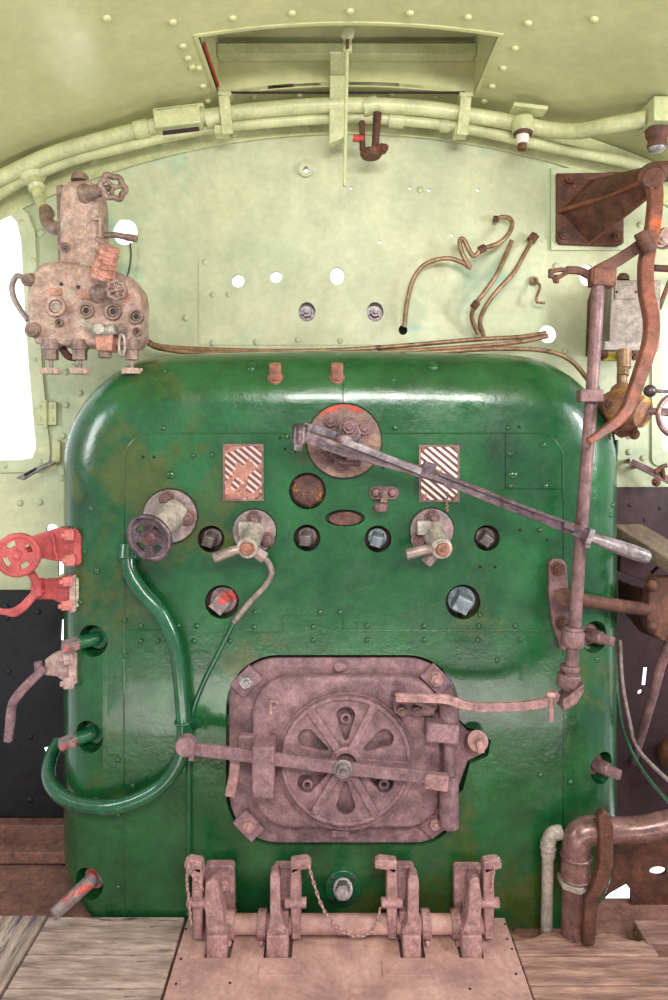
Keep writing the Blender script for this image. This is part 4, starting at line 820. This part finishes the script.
# small brown valve at the conduit centre
t = thing('small_cock', P(372, 158, .3), 'small dark brown cock with two upright prongs under the conduits', 'valve')
g = G(); g.cyl(P(377.5, 113, .28), P(375, 150, .28), S(4.2, .28), S(3.6, .28)); build(g, 'upright', 'rust', t); g = G(); g.cyl(P(362, 124, .28), P(362.5, 150, .28), S(3, .28)); g.ball(P(362, 124, .28), S(3.6, .28)); build(g, 'short_upright', 'rust', t)
g = G(); g.lathe(P(371, 158, .28), UP, [(S(10), 0), (S(12.5), .01), (S(12), .025), (S(6), .03)], 20); g.bolt(P(382, 149, .26), V((.6, -.8, 0)), .014, .02); g.cyl(P(371, 152, .28), P(372, 152, .36), .015); build(g, 'base', 'rust', t, bevel=.001)
g = G(); g.cyl(P(353, 138, .28), P(364, 139, .28), S(3.6, .28)); build(g, 'red_touched_stub', 'redl', t); 
t = thing('roof_lamp', P(522, 150, .25), 'small lamp holder with rusty ring and cream socket under the right conduit', 'lamp')
g = G(); g.box(P(527, 112, .27), (S(34, .27), .09, S(4, .27)), V((1, 0, -.12))); g.lathe(P(523, 118, .26), -UP, [(S(11), 0), (S(13), .02), (S(12), .045), (S(11), .06)], 24); build(g, 'mount', 'cond', t, bevel=.002)
g = G(); g.lathe(P(523, 132, .24), -UP, [(S(10), 0), (S(11), .004), (S(10), .012)], 24); build(g, 'rust_ring', 'rust', t)
g = G(); g.lathe(P(522.5, 135, .24), -UP, [(S(7), 0), (S(7.5), .012), (S(6.5), .03), (0, .032)], 20); build(g, 'socket', 'white', t); g = G(); g.cyl(P(522.5, 143, .24), P(521.5, 150, .24), S(5)); build(g, 'contact', 'rust', t, bevel=.002)
t = thing('corner_lamp', P(652, 150, .15), 'brown round lamp holder under the pale green box at the right end of the roof', 'lamp')
g = G(); g.box(P(668, 117, .1), (S(46, .1), .12, S(24, .1))); build(g, 'mounting_box', 'cond', t, bevel=.004)
g = G(); g.lathe(P(657, 130, .1), -UP, [(S(12), 0), (S(11), .02), (S(9), .03), (S(10), .05), (S(9), .056)], 24); g.box(P(668, 131, .1), (S(38), .06, .01)); build(g, 'holder', 'rust', t, bevel=.001)
g = G(); g.lathe(P(657, 148, .1), -UP, [(S(9), 0), (S(8.5), .006), (S(6), .012), (0, .013)], 20); build(g, 'lens', 'lense', t)
# ------------------------------------------------------------------ loose pipes on the wall
Yp = YW - .03
def loose(px, r, m, lab, nuts=(), name='loose_pipe', endnut=None):
    t = thing(name, P(*px[-1], Yp), lab, 'pipe'); g = G(); n_ = len(px)
    g.tube([P(x, y, Yp - .05 * math.sin(PI * i / (n_ - 1))) for i, (x, y) in enumerate(px)], S(r, Yp), 10, 8); build(g, 'tube', m, t)
    for i, dx, dy, s_ in nuts:
        q = P(*px[i], Yp - .05 * math.sin(PI * i / (n_ - 1))); ax = V((dx, 0, -dy)).normalized(); g = G(); g.cyl(q - ax * S(s_ * .8), q + ax * S(s_ * .8), S(s_), seg=6); build(g, 'union_nut', 'rust', t, bevel=.001)
loose([(511.6, 225.6), (508, 218), (502, 217), (496, 219)][::-1] [:1] + [(503, 217), (510, 219), (512, 226), (507, 236), (497, 244), (482, 249), (474, 256), (469, 250), (464, 240), (460, 240), (461, 250), (466, 261), (470, 268), (463, 263), (450, 258.5), (436, 260), (423, 266), (413, 280), (407, 303), (404.5, 327)], 2.3, 'tube', 'thin brown pipe with looped kink, arching left on the wall above the boiler', [(6, .8, -.4, 5), (0, 1, .1, 4)])
loose([(511.6, 241), (505, 257), (497, 274), (484, 293), (475, 305), (472, 318), (478, 334)], 2.4, 'tube', 'thin brown pipe crossing the wall diagonally, left one of the close pair', [(4, .6, -.8, 5)])
loose([(533, 238), (525, 253), (514, 272), (498, 290), (486, 306), (480, 322), (484, 336)], 2.4, 'tube', 'thin grey brown pipe with square end nut, right one of the close pair', [(0, .6, -.8, 6)])
g = G(); g.tube([P(534, 281, Yp + .01), P(540, 286, Yp - .01), P(537, 296, Yp - .02), P(537, 302, Yp - .02), P(545, 303, Yp - .02)], S(1.4, Yp), 8); g.torus(P(534, 281, YW - .008), FR, S(4), .005, 20, 8); build(g, 'wall_hook', 'tube', None, 'small curly wire hook in a hole of the wall right of the loose pipes', 'hook')
lbs = ['uppermost bare copper pipe of the bundle lying along the boiler top', 'middle copper pipe of the bundle lying along the boiler top', 'lowest pipe of the bundle, running on behind the right shaft']
runs = [[(146, 340), (160, 346), (200, 349), (270, 351), (340, 350), (400, 346), (470, 340), (520, 337), (546, 333)],
        [(147, 343), (162, 349), (205, 352), (280, 353), (350, 353), (420, 350), (480, 346), (525, 341), (548, 336)],
        [(150, 345), (175, 351), (220, 354), (300, 355), (380, 354), (440, 352), (490, 349), (540, 350), (570, 360), (592, 385)]]
for px, lb, yy in zip(runs, lbs, (.33, .31, .285)):
    g = G(); g.tube([P(x, y, yy) for x, y in px], S(2.4, yy), 10, 6); build(g, 'copper_pipe', 'tube', None, lb, 'pipe')
g = G(); g.tube([P(x, y, .13) for x, y in [(617, 440), (614, 500), (613, 560), (614, 620), (616, 670), (621, 720), (632, 752), (650, 780), (690, 826)]], S(1.7), 10); build(g, 'green_pipe', 'green2', None, 'slim green pipe running down the right edge of the boiler', 'pipe')
g = G(); g.tube([P(x, y, .15) for x, y in [(620, 640), (622, 680), (628, 715), (636, 745), (652, 765), (690, 800)]], S(2.2), 10); build(g, 'grey_pipe', 'gtube', None, 'thin pale grey pipe bending right beside the slim green pipe', 'pipe')
g = G(); g.tube([P(x, y, .14) for x, y in [(592, 388), (606, 410), (614, 440), (615, 480), (611, 530), (610, 600)]], S(1.3), 8); build(g, 'edge_wire', 'dark', None, 'dark wire following the upper right edge of the boiler', 'wire')
g = G(); g.tube([P(x, y, YW - .02) for x, y in [(130, 243), (131, 255), (129, 270), (124, 285)]], S(1), 6); build(g, 'thin_cable', 'dgreen', None, 'thin dark green cable hanging from the large round hole in the wall', 'cable')
# ------------------------------------------------------------------ right side gear
t = thing('wall_bracket', P(590, 245, YW), 'large dark rusty gusseted bracket bolted on the wall at upper right', 'bracket')
g = G(); g.plate([(551, 168), (628, 166), (629, 250), (551, 250)], YW - .012, .011); build(g, 'backing_pad', 'wall', t, bevel=.002)
g = G(); g.plate([(557, 173), (624, 172), (624, 243), (618, 246), (560, 244), (557, 240)], YW - .03, .018); build(g, 'base_plate', 'rust', t, bevel=.003)
for x, y in ((568, 180), (563, 236), (616, 238)): g = G(); g.bolt(P(x, y, YW - .03), FR, .017, .016); build(g, 'bolt', 'rust', t, bevel=.001)
YB = .02
g = G()
def hull(pts, th):
    n = (pts[1] - pts[0]).cross(pts[2] - pts[0]).normalized() * th; g.ring_loft([pts, [p + n for p in pts]])
g.b.verts.ensure_lookup_table()
def web(pts, m, name, th=.012):
    n = (pts[1] - pts[0]).cross(pts[2] - pts[0]).normalized() * th; g = G(); g.ring_loft([pts, [p + n for p in pts]]); return build(g, name, m, t, bevel=.002)
web([P(590, 180, YW - .03), P(648, 166, YB), P(650, 178, YB), P(560, 211, YW - .03)], 'rust', 'upper_web')
web([P(560, 211, YW - .03), P(650, 178, YB), P(652, 194, YB), P(589, 243, YW - .03)], 'rust', 'lower_web')
g = G(); g.bar([P(560, 211, YW - .04), P(605, 197, .2), P(649, 180, YB)], S(5), .012); g.bar([P(589, 243, YW - .04), P(622, 218, .2), P(652, 194, YB)], S(3), .012); build(g, 'edge_rib', 'redrust', t, bevel=.002)
g = G(); g.cyl(P(652, 176, YB + .03), P(652, 176, YB - .05), S(13)); g.cyl(P(652, 172, YB - .01), P(700, 170, YB - .01), S(10)); build(g, 'pivot_boss', 'rust', t, bevel=.004)
t = thing('brake_hanger', P(600, 440, -.12), 'long rusty red curved lever hanging from the upper right bracket, crossing the vertical rod', 'lever')
g = G(); yy = lambda k: -.04 - .018 * k
hp = [(653, 178), (655, 200), (652, 230), (646, 262), (646, 290), (651, 318), (650, 342), (640, 374), (630, 402), (620, 418), (604, 431), (588, 442)]
g.bar([P(x, y, yy(k)) for k, (x, y) in enumerate(hp)], S(13.5, -.1), .03, scale=[1.1, 1, 1, 1, 1, 1, 1, .95, .85, .75, .65, .5]); build(g, 'curved_bar', 'redrust', t, bevel=.004)
g = G(); g.cyl(P(653, 178, -.03), P(653, 178, -.075), S(10, -.05)); build(g, 'eye', 'rust', t, bevel=.003)
t = thing('control_box', P(636, 345, .25), 'dusty grey sheet metal box behind the hanging lever at right', 'box')
g = G(); g.plate([(612, 280), (661, 280), (659, 346), (609, 346)], .24, .13); build(g, 'casing', 'box', t, bevel=.002)
g = G(); g.plate([(615, 285.5), (638, 285.5), (638, 299), (615, 299)], .236, .005); pl = build(g, 'hinged_flap', 'box', t, bevel=.001)
for x in (617, 636): rivet(pl, P(x, 292, .236), FR, .005, 'rust', 'screw')
g = G(); g.plate([(605, 341), (661, 343), (660, 351), (604, 350)], .225, .15); build(g, 'bottom_flange', 'ppipe', t, bevel=.002)
g = G(); g.lathe(P(623, 280, .3), UP, [(S(7), 0), (S(6.5), .012), (S(4), .022), (0, .025)], 18); build(g, 'top_knob', 'rust', t)
g = G(); g.box(P(610, 357, .25), (S(18), .03, S(9))); build(g, 'yellow_tab', 'yellow', t, bevel=.001)
g = G()
for x in (603, 634): g.bolt(P(x, 355, .24), FR, .014, .014)
build(g, 'bolt', 'rust', t)
g = G(); g.plate([(596, 280), (609, 282), (607, 348), (588, 356), (590, 300)], YW - .03, .025); build(g, 'dark_wall_strip', 'rust', None, 'dark rusty strip on the wall behind the vertical rod', 'strip', bevel=.002)
t = thing('yellow_valve', P(625, 435, .1), 'rusty valve with flaking yellow paint on a triangular plate beside the vertical rod', 'valve')
g = G(); g.cyl(P(624, 350, .2), P(624, 368, .19), S(8), S(7.4)); g.cyl(P(623, 367, .19), P(623, 376, .18), S(6.5), seg=6); g.cyl(P(622, 376, .18), P(622, 395, .17), S(5.5)); g.torus(P(622, 386, .17), UP, S(5.5), .006); build(g, 'inlet_union', 'tube', t, bevel=.001)
g = G(); g.plate([(577, 389), (597, 390), (612, 402), (630, 412), (640, 424), (636, 434), (622, 438), (606, 427), (590, 415), (575, 405)], .09, .014); build(g, 'mounting_plate', 'redrust', t, bevel=.002)
g = G(); g.lathe(P(604, 402, .1), P(646, 414, -.02) - P(604, 402, .1), [(S(9), 0), (S(14), .02), (S(19), .05), (S(20), .09), (S(18), .11), (S(15), .118), (S(15), .14), (S(9), .15), (0, .151)], 28); g.cyl(P(622, 392, .12), P(623, 408, .05), S(12)); build(g, 'valve_body', 'yvalve', t)
for x, y in ((608, 405), (634, 434), (620, 425)): g = G(); g.bolt(P(x, y, .03 if y < 410 else .07), FR, .013, .016); build(g, 'bolt', 'rust', t, bevel=.001)
g = G(); g.plate(rrect(581, 389, 604, 402, 2), -.165, .04); build(g, 'rod_guide', 'shaft', t, bevel=.003)
g = G(); g.ball(P(650, 391, .02), S(6.5)); g.cyl(P(650, 391, .02), P(700, 392, .02), S(1.8)); build(g, 'ball_handle', 'dsteel', t)
g = G(); g.cyl(P(643, 411, -.01), P(700, 413, -.03), S(3.6)); build(g, 'spindle', 'shaft', t)
t = thing('edge_handwheel', P(675, 438, -.03), 'brown spoked handwheel half cut by the right edge of the photo', 'handwheel')
wc = P(675.5, 416, -.03); wa = V((.25, -.96, .05)).normalized(); x_, y_, z_ = frame(wa); g = G(); g.torus(wc, wa, S(20), S(2.6)); build(g, 'rim', 'pipe', t)
g = G()
for k in range(5): a = k * 2 * PI / 5 + .5; g.cyl(wc, wc + (x_ * math.cos(a) + y_ * math.sin(a)) * S(20), S(2), S(1.6), seg=8)
g.lathe(wc - wa * .012, wa, [(S(5), 0), (S(5), .02), (0, .022)], 16); build(g, 'spokes', 'pipe', t)
t = thing('gauge_fitting', P(662, 250, .2), 'round silvery brown fitting half hidden behind the hanging lever', 'fitting')
g = G(); g.lathe(P(662, 240, .25), FR, [(S(11), 0), (S(12), .02), (S(10), .05), (S(6), .055), (0, .056)], 24); g.bolt(P(660, 241, .2), FR, .016, .02); build(g, 'body', 'lub', t)
g = G(); g.cyl(P(654, 268, .3), P(690, 270, .3), S(4)); g.bar([P(672, 275, .3), P(666, 290, .3), P(659, 309, .3)], S(4), .01); build(g, 'stay', 'rust', t)
t = thing('window_latch', P(650, 480, .34), 'brown pivoting latch bar with wing nut below the right window', 'latch')
g = G(); g.bar([P(631, 462, .37), P(650, 471, .35), P(672, 482, .33)], S(7, .35), .01); build(g, 'arm', 'shaft', t, bevel=.002)
g = G(); g.cyl(P(664, 480, .34), P(662, 468, .32), S(2.5)); g.bar([P(655, 472, .31), P(662, 467, .31), P(667, 465, .31)], S(5), .008); g.bolt(P(656, 482, .33), FR, .012, .012); build(g, 'wing_nut', 'rust', t, bevel=.001)
for q in ((628, 461), (634, 467)): g = G(); g.cyl(P(*q, YW), P(*q, .36), S(2.6)); build(g, 'pivot', 'rust', t)
# timber beam, casting, rods below
Bm = [P(622, 530, .32), P(640, 540, .16), P(700, 580, -.2)]
g = G(); g.bar([P(626, 530, .32), P(700, 575, -.05)], .11, .045, up=UP, smooth=False); build(g, 'timber_beam', 'bwood', None, 'dusty wooden beam running toward the camera at the right edge', 'beam', bevel=.004)
t = thing('reverser_casting', P(655, 641, .0), 'rusty brown cast bracket at the right edge holding the end of the tube', 'casting')
g = G(); g.plate([(656, 578), (700, 578), (700, 642), (662, 642), (649, 630), (647, 612), (650, 592)], -.0, .05); build(g, 'cheek', 'rust', t, bevel=.006)
for x, y in ((652, 588), (652, 629)): g = G(); g.cyl(P(x, y, .02), P(x, y - 3, -.02), S(5)); g.ball(P(x, y - 3, -.02), S(5)); build(g, 'lug', 'rust', t)
g = G(); g.prism([P(618, 580, .32), P(650, 592, .06), P(650, 630, .06), P(618, 598, .32)], V((.01, .02, 0))); build(g, 'diagonal_web', 'rust', t, bevel=.002)
g = G(); g.prism([P(618, 605, .33), P(648, 605, .08), P(660, 640, .08), P(640, 632, .2)], V((.01, .02, 0))); build(g, 'lower_web', 'rust', t, bevel=.002)
g = G(); g.plate([(622, 545), (640, 552), (652, 575), (668, 560), (668, 577), (650, 582), (620, 572)], .24, .03); build(g, 'beam_seat', 'maroon', t, bevel=.003)
g = G(); g.tube([P(672, 636, .0), P(662, 662, .02), P(653, 695, .05), P(641, 735, .12), P(633, 762, .4)], S(4.6), 12); build(g, 'reach_rod', 'shaft', None, 'brown round rod slanting down from the rusty casting at right', 'rod')
g = G(); g.lathe(P(672, 752, .37), V((-.3, -.9, .1)), [(S(16), 0), (S(19), .03), (S(16), .07), (S(8), .09), (0, .092)], 24); build(g, 'pipe_flange', 'rust', None, 'dark rusty round flange low at the right edge', 'flange')
# ------------------------------------------------------------------ bent pipes at lower right
t = thing('water_pipe', P(573, 943, -.075), 'thick brown water pipe rising from the floor and elbowing right', 'pipe')
yq = -.075
g = G(); g.cyl(P(573, 955, yq), P(574, 880, yq), S(12, yq), seg=28); g.tube([P(575, 860, yq), P(576, 845, yq), P(579, 836, yq), P(586, 831, yq), P(600, 830, yq)], S(13.5, yq), 24, 6); g.tube([P(600, 830, yq), P(625, 830, yq), P(648, 828, yq - .01), P(700, 816, yq - .03)], S(12, yq), 24, 5); build(g, 'pipe', 'pipe', t)
g = G(); g.cyl(P(575, 880, yq), P(576, 853, yq), S(14.2, yq), seg=28); g.torus(P(576, 855, yq), UP, S(14, yq), .005); g.torus(P(575, 876, yq), UP, S(14, yq), .004); build(g, 'coupling', 'pipe', t)
g = G(); g.cyl(P(574, 884, yq), P(574, 878, yq), S(16.5, yq), seg=6); build(g, 'hex_ring', 'ppipe', t, bevel=.002)
g = G(); g.cyl(P(598, 830, yq), P(603, 830, yq), S(15, yq), seg=28); build(g, 'elbow_band', 'pipe', t, bevel=.002)
g = G(); g.plate([(599, 818), (604, 812), (610, 815), (614, 828), (614, 864), (609, 885), (599, 900), (595, 946), (583, 946), (586, 900), (595, 885), (600, 864), (600, 840)], yq - .055, .03); build(g, 'support_bracket', 'rust', None, 'flat rusty upright bracket clasping the thick water pipe', 'bracket', bevel=.004)
t = thing('drain_pipe', P(547, 935, -.05), 'thin pale pipe with small elbow left of the thick water pipe', 'pipe')
g = G(); g.tube([P(546, 940, -.05), P(547, 900, -.05), P(548, 850, -.05)], S(5.6), 16, 3); build(g, 'pipe', 'ppipe', t)
g = G(); g.tube([P(548, 856, -.05), P(548.5, 842, -.05), P(553, 834, -.05), P(562, 832, -.05)], S(6.8), 16); g.torus(P(548, 848, -.05), UP, S(6.4), .004); g.torus(P(548, 843, -.05), UP, S(6.4), .003); build(g, 'elbow', 'ppipe', t)
g = G(); g.plate([(600, 838), (800, 838), (800, 944), (600, 944)], .1, .01)
lp = build(g, 'kick_plate', 'rust', None, 'rusty brown sheet behind the thick water pipe, pierced by daylight holes', 'sheet')
g = G()
for px in (circ(658, 871, 8.5, 16, 4.5), [(600, 903), (610, 893), (626, 884), (631, 890), (631, 910), (619, 924), (606, 928), (598, 930)]):
    f = [P(a, b, .1) for a, b in px]; g.ring_loft([[p + V((0, -.03, 0)) for p in f], [p + V((0, .05, 0)) for p in f]])
cut(lp, g)
# ------------------------------------------------------------------ left valves
Yr = .02
t = thing('red_handwheel_valve', P(60, 566, .06), 'faded red valve with slotted handwheel, highest on the left boiler edge', 'valve')
g = G(); g.plate([(26, 538), (58, 528), (76, 530), (77, 561), (58, 562), (38, 558), (30, 556)], .03, .05); build(g, 'body', 'red', t, bevel=.006)
g = G(); g.tube([P(51, 533, .028), P(54, 540, .028), P(55, 550, .028), P(58, 560, .028)], .006, 8); build(g, 'body_seam', 'red', t)
g = G(); g.plate([(73, 528), (78, 531), (81, 537), (81, 563), (77, 566), (73, 563)], .01, .09); build(g, 'flange', 'red', t, bevel=.003)
for x, y in ((69, 535), (70, 560)): g = G(); g.bolt(P(x + 3, y, .012), V((-.8, -.6, 0)), .018, .022, 1.1); build(g, 'nut', 'redn', t, bevel=.001)
wc = P(18, 555, -.03); wa = V((.2, -.97, .05)).normalized()
g = G(); g.slotwheel(wc, wa, S(19), S(9), S(14.5), 4, .4, .01, rot=.2); g.torus(wc, wa, S(19), S(3)); g.torus(wc, wa, S(8), .005); hw = build(g, 'handwheel', 'red', t)
g = G(); g.bolt(wc, wa, .015, .014, 1.3, n=4); build(g, 'hub_nut', 'red', hw); g = G(); g.cyl(wc, P(34, 549, .055), .014); build(g, 'spindle', 'red', t)
t = thing('red_lever_cock', P(60, 613, .06), 'faded red lever cock directly under the red handwheel valve', 'valve')
g = G(); g.plate([(36, 583), (42, 581), (52, 581), (66, 576), (72, 576), (72, 608), (66, 607), (52, 600), (36, 600)], .03, .05); build(g, 'body', 'red', t, bevel=.006)
g = G(); g.plate([(69, 577), (75, 575), (75, 612), (69, 613)], .01, .08); build(g, 'flange', 'gpink', t, bevel=.003)
g = G(); g.plate([(75, 577), (80, 579), (80, 606), (75, 608)], .02, .07); build(g, 'gasket', 'plaster', t, bevel=.002)
for x, y in ((68, 581), (67, 605)): g = G(); g.bolt(P(x + 3, y, .012), V((-.8, -.6, 0)), .016, .024, 1.1); build(g, 'nut', 'redn', t, bevel=.001)
g = G(); g.tube([P(31, 573, -.02), P(35, 580, .0), P(38, 590, .02)], .012, 10); g.box(P(38, 587, .02), (.03, .03, .05)); build(g, 'stem', 'red', t)
g = G(); g.bar([P(42, 588, .02), P(33, 596, .01), P(24, 606, 0), (P(15, 612, 0)), P(6, 612, 0), P(-8, 610, 0)], S(9), .016, scale=[1, .9, 1, 1.05, .7, .7]); build(g, 'lever', 'red', t, bevel=.004)
t = thing('pink_lever_cock', P(60, 687, .06), 'grey pink lever cock with long drooping mauve handle, lowest on the left boiler edge', 'valve')
g = G(); g.plate([(44, 660), (54, 655), (66, 650), (73, 650), (73, 684), (66, 684), (56, 677), (44, 676)], .03, .05); build(g, 'body', 'gpink', t, bevel=.006)
g = G(); g.plate([(68, 650), (76, 653), (76, 684), (68, 687)], .01, .08); build(g, 'flange', 'gpink', t, bevel=.003)
g = G(); g.plate([(76, 653), (82, 655), (82, 683), (76, 686)], .02, .07); build(g, 'gasket', 'green2', t, bevel=.002)
for x, y in ((68, 658), (69, 682)): g = G(); g.bolt(P(x + 3, y, .015), V((-.8, -.55, 0)), .019, .024, 1.1); build(g, 'nut', 'gpink', t, bevel=.001)
g = G(); g.bar([P(45, 668, .01), P(32, 680, .0), P(19, 694, -.01), P(12, 706, -.01), P(10, 724, -.01), P(8, 742, -.01)], S(8.5), .02, scale=[.9, 1, 1.05, .95, 1, .9]); build(g, 'lever', 'mauve', t, bevel=.005)
g = G(); g.cyl(P(38, 662, .02), P(39, 674, .02), .012); build(g, 'stop_pin', 'mauve', t)
# window hinge and catch
g = G(); g.plate([(37, 402), (45, 402), (45, 425), (36, 424)], YW - .018, .006); g.plate([(46.5, 402), (56, 402), (56, 425), (46.5, 425)], YW - .018, .016); hg = build(g, 'hinge', 'cond', w1, bevel=.001)
g = G(); g.cyl(P(46, 400, YW - .02), P(46, 428, YW - .02), .007); build(g, 'knuckle', 'cond', hg)
for x in (40, 52):
    for y in (407, 419): rivet(hg, P(x, y, YW - .018), FR, .008, 'cond', 'screw')
t = thing('window_catch', P(40, 475, .36), 'slotted metal catch bar sticking out below the left window', 'catch')
g = G(); add_outline(g, rrect(52, 440, 60, 464, 4), [], YW - .02, .018, .002); g.cyl(P(56, 462, YW), P(54, 467, .34), .01); build(g, 'bracket', 'cond', t)
g = G(); g.bar([P(54, 462, .35), P(38, 469, .3), P(20, 479, .22)], .028, .005, up=V((.15, -.25, 1)).normalized()); build(g, 'slotted_bar', 'steel', t, bevel=.001)
g = G(); g.bar([P(36, 469, .296), P(25, 475, .24)], .009, .0056, up=V((.15, -.25, 1)).normalized(), smooth=False); build(g, 'slot', 'dark', t)
# ------------------------------------------------------------------ camera, light, world
cam = bpy.data.cameras.new('camera'); co = bpy.data.objects.new('camera', cam); C.objects.link(co)
co.location = (0, -D, CZ); co.rotation_euler = (PI / 2, 0, 0)
cam.sensor_fit = 'AUTO'; cam.sensor_width = 36; cam.lens = 36 * F / 1000; cam.shift_y = -.07; cam.clip_start = .02
bpy.context.scene.camera = co
w = bpy.data.worlds.new('sky'); bpy.context.scene.world = w; w.use_nodes = True
bg = w.node_tree.nodes['Background']; bg.inputs[0].default_value = (.93, .97, 1, 1); bg.inputs[1].default_value = 1
wn, wl_ = w.node_tree.nodes, w.node_tree.links
tc = wn.new('ShaderNodeTexCoord'); sp = wn.new('ShaderNodeSeparateXYZ'); wl_.new(tc.outputs['Generated'], sp.inputs[0])
m1 = wn.new('ShaderNodeMapRange'); m1.inputs[1].default_value = 0; m1.inputs[2].default_value = .6; m1.inputs[3].default_value = .66; m1.inputs[4].default_value = 1.9; wl_.new(sp.outputs['Y'], m1.inputs[0])
wl_.new(m1.outputs[0], bg.inputs[1])
def area(name, loc, target, sx, sy, power, col=(1, 1, 1)):
    l = bpy.data.lights.new(name, 'AREA'); l.shape = 'RECTANGLE'; l.size = sx; l.size_y = sy; l.energy = power; l.color = col
    o = bpy.data.objects.new(name, l); C.objects.link(o); o.location = loc; o.rotation_euler = (V(target) - V(loc)).to_track_quat('-Z', 'Y').to_euler(); return o
area('rear_daylight', (.35, -2.5, 2.35), (0, 0, 1.1), 1.4, .35, 62, (1, .98, .95))
area('right_opening_daylight', (2.1, -1.0, 1.8), (0, .1, 1.2), .25, .8, 40, (.95, .98, 1))
area('left_opening_daylight', (-2.1, -.9, 1.8), (0, .1, 1.3), .4, .8, 14, (.9, 1, 1))
area('floor_bounce_fill', (0, -1.5, .04), (0, -1.1, 2.6), 2.4, .5, 26, (1, .97, .9))  # unseen fill lamp added near the floor to brighten the roof
p, n = roofhit(85, 62); d = (p - V((0, -D, CZ))).normalized(); r = d - n * 2 * d.dot(n)
area('left_side_window_daylight', p + r * 1.3, p, .07, .5, 5, (1, 1, .98))
sc = bpy.context.scene
sc.view_settings.view_transform = 'Standard'; sc.view_settings.look = 'None'; sc.view_settings.exposure = 0
